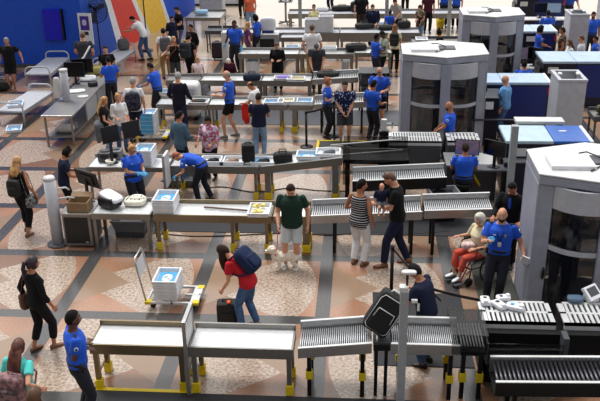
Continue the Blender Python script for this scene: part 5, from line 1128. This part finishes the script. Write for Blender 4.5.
P = person('man in a white tee and khaki trousers seen from behind, top centre', (312, 24), Y=27.5, H=1.76, a=0, hair=('short', H_BRN), top=K_WHT, sl=.5, bot=K_KHK, wd=1.08, lh=(.06, .1, -.46), rh=(.06, .1, -.46))
P = person('man in a grey cap and charcoal tee bending over a black backpack', foot=(317, 92), H=1.80, a=-178, hair=('cap', K_GRY), top=K_DGR, sl=.5, bot=K_DGR, hp=45, lean=30, lh=(-.02, .24, -.46), rh=(-.05, .22, -.48), wd=1.1)
P = person('woman in a pale yellow cardigan and sunglasses near the top centre', (314, 4), H=1.66, a=175, hair=('short', H_DBR), top=K_YCR, sl=.9, bot=K_BLK, fem=1, lh=(-.04, .24, -.3), rh=(-.02, .2, -.34), glasses=1); 
P = person('man in a navy suit jacket looking down at the far grey table', (373, 3), Y=32.4, H=1.80, a=170, hair=('short', H_BRN), top=K_NAV, sl=.95, bot=K_NAV, hp=30, lh=(.0, .26, -.4), rh=(-.02, .24, -.42), wd=1.1, tie=1)
P = person('man in a light grey tee bending over bags, top right of centre', foot=(397, 40), H=1.78, a=150, hair=('short', H_BLK), top=C('light_grey', (172, 174, 168)), sl=.5, bot=K_NAV, lean=24, hp=35, lh=(-.02, .3, -.42), rh=(0, .3, -.42))
P = person('person in dark brown trousers standing at the top edge', foot=(361, 35), H=1.8, a=180, hair=('short', H_BLK), top=K_BLK, sl=.5, bot=K_DBR, wd=1.1)
P = person('officer in bright blue with dark hair kneeling low beside the grey post', (390, 10), H=1.40, a=-20, skin=SKD, hair=('short', H_BLK), hp=20, **TS)
P = person('mother in an olive top holding a small child, top right of centre', (421, 4), H=1.66, a=150, hair=('long', H_DBR), top=C('olive', (96, 92, 70)), sl=.3, bot=K_LJN, fem=1, hp=30, lh=(-.10, .28, -.24), rh=(-.1, .26, -.30))
q = P['W'](V((-.14, .30, .62))); person('small child in navy held by the mother in olive', loc=(q.x, q.y, 0), H=.86, a=100, hair=('short', H_BRN), top=K_NAV, sl=.5, bot=K_NAV, hs=1.25, z0=.55, hip=.46*.9)
P = person('person in a maroon tee standing at the top edge right of the mother', foot=(427, 33), H=1.78, a=180, hair=('short', H_BLK), top=K_MAR, sl=.5, bot=K_BLK)
P = person('officer in bright blue standing behind the slim post at the top edge', foot=(443, 27), H=1.78, a=180, hair=('short', H_BLK), **TS)
P = person('second officer in bright blue right of the slim post at the top edge', foot=(455, 28), H=1.74, a=170, hair=('short', H_DBR), **TS)
P = person('officer in bright blue facing right beside the man in the sage tee', (376, 33), Y=26.8, H=1.74, a=-60, skin=SKD, hair=('short', H_BLK), lh=(.0, .3, -.34), rh=(0, .3, -.3), **TS)
P = person('dark-skinned man in a sage green tee, left of the backpacked girl', (384, 30), Y=27.5, H=1.76, a=110, skin=SKD, hair=('short', H_BLK), top=K_SAGE, sl=.5, bot=K_BLK, hp=25, lh=(0, .3, -.36), rh=(0, .3, -.36))
P = person('long-haired girl in a cream tee and black trousers seen from behind', (395, 24), H=1.70, a=-5, hair=('longhair', C('hair_lbrown', (150, 106, 74), 'noise', (120, 82, 56), 12)), top=K_CREAM, sl=.5, bot=K_BLK, fem=1); backpack(P, 'black backpack on the long-haired girl in cream', BAGB, .32, .46, .18)
P = person('bald spectacled officer standing behind the middle posts', (380, 66), H=1.80, a=165, hair=('bald', None), glasses=1, hp=18, lh=(-.02, .28, -.26), rh=(-.02, .28, -.28), wd=1.15, top=TSA, sl=.5, bot=K_BLK, bl=.42, tsa=1, untuck=.93)
P = person('dark-haired officer seen from behind left of the black sensor post', (373, 80), H=1.74, a=-40, skin=SKM, hair=('short', H_BLK), lh=(.02, .24, -.3), rh=(.04, .24, -.3), **TS)
P = person('ginger-haired officer with blue gloves turned towards the patterned shirt', (327, 77), H=1.70, a=-105, hair=('bun', H_GIN), fem=1, glove=1, lh=(.0, .26, -.18), rh=(.0, .28, -.22), hp=10, hy=-10, **TS)
P = person('man in a navy patterned shirt and dark shorts with hands clasped', (345, 80), H=1.78, a=-175, hair=('short', H_DBR), top=K_HAW, sl=.55, bot=K_DGR, bl=.46, lh=(-.12, .22, -.46), rh=(-.14, .2, -.46), wd=1.18, hp=20, untuck=.80)
P = person('bald bearded officer in profile before the middle scanner', (451, 101), Y=19.22, H=1.80, a=80, skin=SKM, hair=('bald', None), beard=H_DBR, lh=(.02, .34, -.40), rh=(.02, .3, -.42), wd=1.12, hp=10, **TS)
# seated operators on stools
def stool(c, lab, m=BLKM, h=.62):
    t = empty('stool', (c.x, c.y, 0), lab, 'stool'); f = MB(); f.cyl((0, 0), .2, h-.07, h, m, 20); f.build('seat', t, .01)
    for k in range(4): a = PI/4+k*PI/2; f = MB(); f.tube([(.14*math.cos(a), .14*math.sin(a), h-.07), (.22*math.cos(a), .22*math.sin(a), 0)], .018, m, 6); f.build('leg', t)
    f = MB(); f.tube([(.19*math.cos(2*PI*i/20), .19*math.sin(2*PI*i/20), .22) for i in range(21)], .012, m, 6); f.build('foot_ring', t)
SIT = dict(hip=.72, lf=(0, .36, .1), rf=(0, .36, .1), lh=(.0, .34, -.28), rh=(.0, .34, -.28))
def seated(label, px_, py_, a, stl, **k):
    g = at(px_, py_, 1.53); stool(g, stl); kk = dict(SIT); kk.update(TS); kk.update(k); return person(label, loc=(g.x, g.y, 0), H=1.72, a=a, **kk)
seated('dark-haired officer seated at the x-ray monitors, back to the viewer', 466, 143, 0, 'black stool under the officer at the x-ray monitors', skin=SKM, hair=('short', H_DBR), wd=1.12)
seated('officer with dark bun seated below the lit monitor, middle right', 525, 60, 0, 'black stool under the officer with the dark bun', skin=SKM, hair=('topbun', H_BLK), wd=1.1)
seated('officer seated at the top right monitors, back to the viewer', 549, 10, 0, 'black stool under the top right officer', skin=SKD, hair=('short', H_BLK), wd=1.12)
P = person('bald man in a light blue shirt turned away beside the pale lidded machine', (507, 75), H=1.78, a=70, hair=('bald', None), top=K_LBL, sl=.8, bot=K_JEAN, wd=1.2, hp=5)
P = person('curly dark-haired officer in profile before the small far x-ray machine', (540, 26), H=1.72, a=-80, skin=SKM, hair=('curly', H_BLK), fem=1, lh=(.02, .3, -.34), rh=(.02, .3, -.34), **TS)
P = person('man in a dark patterned shirt facing the curly-haired officer', (564, 27), H=1.76, a=75, skin=SKM, hair=('short', H_DBR), top=K_CHK, sl=.3, bot=K_BLK)
P = person('brown-haired girl in white in front of the tall grey cabinet', (571, 39), H=1.60, a=100, hair=('longhair', H_BRN), top=K_WHT, sl=.4, bot=K_JEAN, fem=1)
P = person('fair-haired boy in pale grey right of the girl in white', (583, 35), H=1.66, a=80, hair=('short', H_BRN), top=C('pale_grey', (200, 206, 214)), sl=.5, bot=K_JEAN)
P = person('bearded officer in royal blue at the top right corner', (594, 11), H=1.82, a=170, skin=SKM, hair=('short', H_BLK), beard=H_BLK, wd=1.1, hp=15, **TS)
P = person('officer in royal blue bending forward at the top edge, right side', foot=(566, 28), H=1.78, a=180, hair=('short', H_DBR), wd=1.2, lean=35, hp=40, lh=(.1, .3, -.4), rh=(.1, .3, -.4), **TS)
P = person('second officer at the far right edge partly hidden by the tall cabinet', (597, 36), H=1.5, a=90, skin=SKM, hair=('short', H_BLK), **TS)
P = person('dark-haired person with a bun behind the roof of the middle scanner', (440, 29), H=1.62, a=60, skin=SKM, hair=('topbun', H_BLK), top=K_BLK, sl=.5, bot=K_BLK, fem=1)
# couple with baby, dog, green tee
P = person('woman in a black and white striped tank and white trousers, back turned', (360, 179), Y=14.05, H=1.66, a=-28, skin=SKM, hair=('short', H_BLK), top=K_STR, sl=0, bot=K_WHT, bl=1, fem=1, rh=(.10, .03, -.50), lh=(.04, .22, -.30), hy=-40, hp=10, shoes=S_BRN, wd=1.08, untuck=.80)
P = person('tall young man in black cradling a baby, looking down', (399, 166), Y=14.05, H=1.87, a=88, skin=SKL, hair=('short', H_BRN), top=K_BLK, sl=.5, bot=K_NAV, lh=(-.10, .30, -.24), rh=(-.08, .28, -.30), hp=40, lean=8, lf=(0, .22), rf=(0, -.18), shoes=S_BRN, wd=1.04)
q = P['W'](V((-.12, .27, 1.03))); person('bald-headed baby in navy held against the black shirt of the tall man', loc=(q.x, q.y, 0), H=.74, a=-170, skin=SKL, hair=('fringe', H_BRN), top=K_NAV, sl=.6, bot=K_GRY, bl=.45, hs=1.45, z0=1.0, wd=1.25, hip=.38, hp=10, shoes=SKL, lf=(.04, .2, .35), rf=(.04, .2, .35))
P = person('man in a dark green tee and pale shorts holding the dog lead', (291, 180), H=1.80, a=178, skin=SKL, hair=('short', H_DBR), top=K_GRN, sl=.5, bot=K_PLN, bl=.48, lh=(.10, .06, -.5), rh=(.02, .24, -.44), hp=40, wd=1.10, shoes=S_WHT, untuck=.84, lf=(.04, 0), rf=(.04, 0))
hand = P['W'](P['arms'][1][2]+V((0, .06, -.05)))
# dog
def dog(c, rz, label):
    t = bpy.data.objects
    f = MB(); W_ = mat('dog_fur', (236, 228, 212), .9, kind='noise', col2=(216, 204, 184), scale=30)
    f.tube([(0, -.20, .27), (0, -.12, .285), (0, .04, .265), (0, .16, .265), (0, .21, .27)], [.075, .098, .095, .108, .08], W_, 14, True)
    f.tube([(0, .16, .30), (0, .23, .37), (0, .26, .40)], [.075, .062, .06], W_, 12, True)
    f.sbox((0, .28, .425), (.078, .080, .074), W_, .9, None, 16, 10); f.tube([(0, .32, .405), (0, .385, .392)], [.045, .030], W_, 10, True)
    for k in (-1, 1):
        f.sbox((k*.072, .255, .42), (.022, .035, .062), W_, .9, None, 10, 8)
        f.tube([(k*.055, .15, .24), (k*.058, .14, .13), (k*.058, .16, .04), (k*.058, .185, .022)], [.046, .032, .028, .03], W_, 10, True)
        f.tube([(k*.055, -.15, .25), (k*.062, -.10, .17), (k*.062, -.18, .10), (k*.062, -.165, .035), (k*.062, -.135, .022)], [.062, .045, .028, .027, .03], W_, 10, True)
    f.tube([(0, -.22, .32), (0, -.27, .39), (0, -.25, .46), (0, -.20, .49)], [.026, .034, .038, .025], W_, 10, True)
    o = f.build('dog'); o.location = c; o.rotation_euler.z = rz; tag(o, label, 'dog'); m = o.modifiers.new('r', 'REMESH'); m.mode = 'VOXEL'; m.voxel_size = .010; m.use_smooth_shade = True
    tx = bpy.data.textures.new('fur_clumps', 'CLOUDS'); tx.noise_scale = .03; d = o.modifiers.new('d', 'DISPLACE'); d.texture = tx; d.strength = .022; d.mid_level = .4
    for p_, r_, n_ in (((0, .418, .398), .014, 'nose'), ((-.03, .352, .438), .010, 'eye'), ((.03, .352, .438), .010, 'eye')):
        f = MB(); f.sbox(p_, (r_, r_, r_), BLACK, 1, None, 10, 8); f.build(n_, o)
    f = MB(); f.tube([(.075*math.cos(2*PI*i/20), .20+.05*math.sin(2*PI*i/20)*.8, .335+.055*math.sin(2*PI*i/20)) for i in range(21)], .010, mat('pink', (226, 70, 110)), 6); f.build('collar', o)
    return o
dc = at(287, 269); dog(dc, R(97), 'small fluffy white dog on a pink lead in front of the green tee man')
e_ = V((dc.x-.19, dc.y-.03, .37)); cord2 = MB(); cord2.tube([hand, lerp(hand, e_, .4)+V((0, -.03, -.1)), lerp(hand, e_, .8)+V((0, 0, -.05)), e_], .009, mat('pink', (1, 1, 1)), 6); tag(cord2.build('dog_lead'), 'pink lead running from the man in green to the white dog', 'lead')
# bending woman in red
P = person('woman in a red tee bending forward with long brown hair beside the black suitcase', foot=(250, 328), H=1.66, a=72, skin=SKL, hair=('fronthair', H_DBR), top=K_RED, sl=.5, bot=K_JEAN, fem=1, lean=46, hp=50, lh=(.04, .12, -.5), rh=(.08, .14, -.42), lf=(0, .12), rf=(0, -.08), wd=1.05)
backpack(P, 'navy backpack with an orange badge on the bending woman in red', C('navy_pack', (32, 44, 76)), .34, .46, .2, z=1.24)
# wheelchair + elderly woman
p = at(478, 288); WX = V((2.16, 13.62, 0)); wr = R(118)
t = empty('wheelchair', WX, 'wheelchair with dark frame carrying the elderly woman in coral trousers', 'wheelchair', wr)
f = MB(); f.box(-.22, .22, -.20, .22, .46, .50, BLKM); f.build('seat', t, .01)
f = MB(); f.obox((0, -.24, .74), (.22, 0, 0), (0, .012, 0), (0, -.03, .22), BLKM); f.build('backrest', t, .01)
for k in (-1, 1):
    f = MB(); f.tube([(k*.28, -.16+.30*math.cos(2*PI*i/32), .31+.30*math.sin(2*PI*i/32)) for i in range(33)], .018, BLACK, 8)
    for i in range(12): a = PI*i/6; f.tube([(k*.28, -.16, .31), (k*.28, -.16+.29*math.cos(a), .31+.29*math.sin(a))], .003, STEEL, 4)
    f.build('drive_wheel', t)
    f = MB(); f.tube([(k*.21, .34+.0, .09+.0), (k*.24, .34, .09)], .085, BLACK, 18); f.build('castor_wheel', t)
    f = MB(); f.tube([(k*.24, -.26, 1.0), (k*.24, -.24, .48), (k*.24, .30, .46), (k*.235, .34, .12)], .014, GREYD, 8); f.tube([(k*.24, -.24, .72), (k*.24, .2, .72), (k*.24, .26, .46)], .014, GREYD, 8); f.tube([(k*.24, -.26, 1.0), (k*.24, -.36, 1.0)], .018, BLACK, 8); f.build('side_frame', t)
    f = MB(); f.box(k*.24-.03, k*.24+.03, -.18, .16, .725, .76, BLACK); f.build('armrest', t, .01)
    f = MB(); f.tube([(k*.12, .26, .44), (k*.12, .44, .08)], .012, RED, 8); f.box(k*.12-.08, k*.12+.08, .42, .60, .05, .07, GREYD); f.build('footrest', t)
P = person('elderly woman with white hair in a cream blouse and coral trousers seated in the wheelchair', loc=(WX.x, WX.y, 0), H=1.60, a=118, skin=SKL, hair=('curly', H_WHT), top=K_CREAM, sl=.6, bot=K_CORAL, bl=.95, fem=1, hip=.56, lf=(.02, .50, .10), rf=(.02, .50, .10), lh=(.05, .26, -.28), rh=(.12, .28, -.22), hp=12, hy=15, shoes=WHT, wd=1.12)
c_ = MB(); q = P['W'](V((.0, .26, .78))); c_.sbox((0, 0, 0), (.13, .09, .06), C('hanky', (214, 206, 196), 'noise', (200, 150, 150), 20), .6); o = c_.build('cloth_item'); o.location = q; tag(o, 'crumpled pale cloth on the lap of the elderly woman', 'cloth')
P = person('bald bearded officer in royal blue raising a blue-gloved hand beside the wheelchair', (503, 207), H=1.84, a=168, skin=SKL, hair=('bald', None), beard=H_DBR, glove=0, tsa=2, top=TSA, sl=.5, bot=PANT, untuck=.95, rh=(-.02, .30, -.12), lh=(.20, .14, -.40), wd=1.06, lf=(.06, .04), rf=(.04, -.02), hp=4)
gm = MB(); sh, el, wr_ = P['arms'][1]; handgeo(gm, wr_*P['s'], (wr_-el), V((.9, .2, 0)), GLOVE, P['s'], .005); gm.build('glove', P['root'])
q = P['W'](V((-.46, .28, .98))); t = empty('scanner_screen', q, 'white handheld scanner screen by the left hand of the bald officer', 'device', R(160)); f = MB(); f.obox((0, 0, 0), (.11, 0, .03), (0, .015, 0), (-.02, .03, .08), WHT); f.build('casing', t, .005); f = MB(); f.tube([(-.02, .0, -.05), (-.22, -.02, -.14)], .03, BLACK, 8); f.sbox((-.26, -.02, -.14), (.03, .13, .13), BLACK, .8); f.build('mount', t)
P = person('man in a black jacket and blue tie behind the bald officer, by the scanner', (514, 179), H=1.78, a=155, skin=SKM, hair=('short', H_BLK), top=K_BLK, sl=1, bot=K_BLK, hp=35, tie=1, lh=(.08, .3, -.34), rh=(.04, .36, -.3))
# man in navy leaning behind nearest rollers
P = person('man in a navy tee leaning left behind the nearest rollers', foot=(424, 364), H=1.74, a=62, skin=SKM, hair=('short', H_BLK), top=K_NAV, sl=.5, bot=K_JEAN, lean=18, hp=35, lh=(.02, .34, -.22), rh=(.04, .30, -.26), wd=1.12)
# person in scanner
P = person('dim figure in dark clothes standing inside the nearest body scanner', loc=(3.40, 12.75, 0), H=1.78, z0=.055, a=180, skin=SKM, hair=('short', H_DBR), top=K_NAV, sl=.9, bot=K_NAV)
# back crowd at the top edge
for (px_, py_, a_, lab, tp, bt, hr) in ((243, 12, 180, 'person in black standing at the top edge left of the orange top', K_BLK, K_BLK, H_BLK), (331, 6, 150, 'person in grey near the top edge behind the far table', K_GRY, K_NAV, H_BRN), (405, 8, 170, 'person in black near the top edge above the bending man', K_BLK, K_BLK, H_BLK)):
    person(lab, foot=(px_, py_+6), H=1.74, a=a_, hair=('short', hr), top=tp, sl=.5, bot=bt, skin=SKM)
# ------------------------------------------------------------------ finish: merge bodies
dummy = []
for o, vx, hg, m in PEND:
    r = o.modifiers.new('r', 'REMESH'); r.mode = 'VOXEL'; r.voxel_size = vx; r.use_smooth_shade = True
    s_ = o.modifiers.new('s', 'SMOOTH'); s_.factor = .5; s_.iterations = 2
dg = bpy.context.evaluated_depsgraph_get(); dg.update(); new = []
for o, vx, hg, m in PEND: new.append(bpy.data.meshes.new_from_object(o.evaluated_get(dg)))
for (o, vx, hg, m), me in zip(PEND, new):
    o.modifiers.clear()
    if hg and hg.v:
        bm = bmesh.new(); bm.from_mesh(me); h = hg.mesh('h'); bm.from_mesh(h); bpy.data.meshes.remove(h); bm.to_mesh(me); bm.free()
    me.materials.clear(); me.materials.append(m); me.polygons.foreach_set('use_smooth', [True]*len(me.polygons)); me.polygons.foreach_set('material_index', [0]*len(me.polygons))
    old = o.data; o.data = me; me.name = o.name; bpy.data.meshes.remove(old)
bpy.context.view_layer.update()
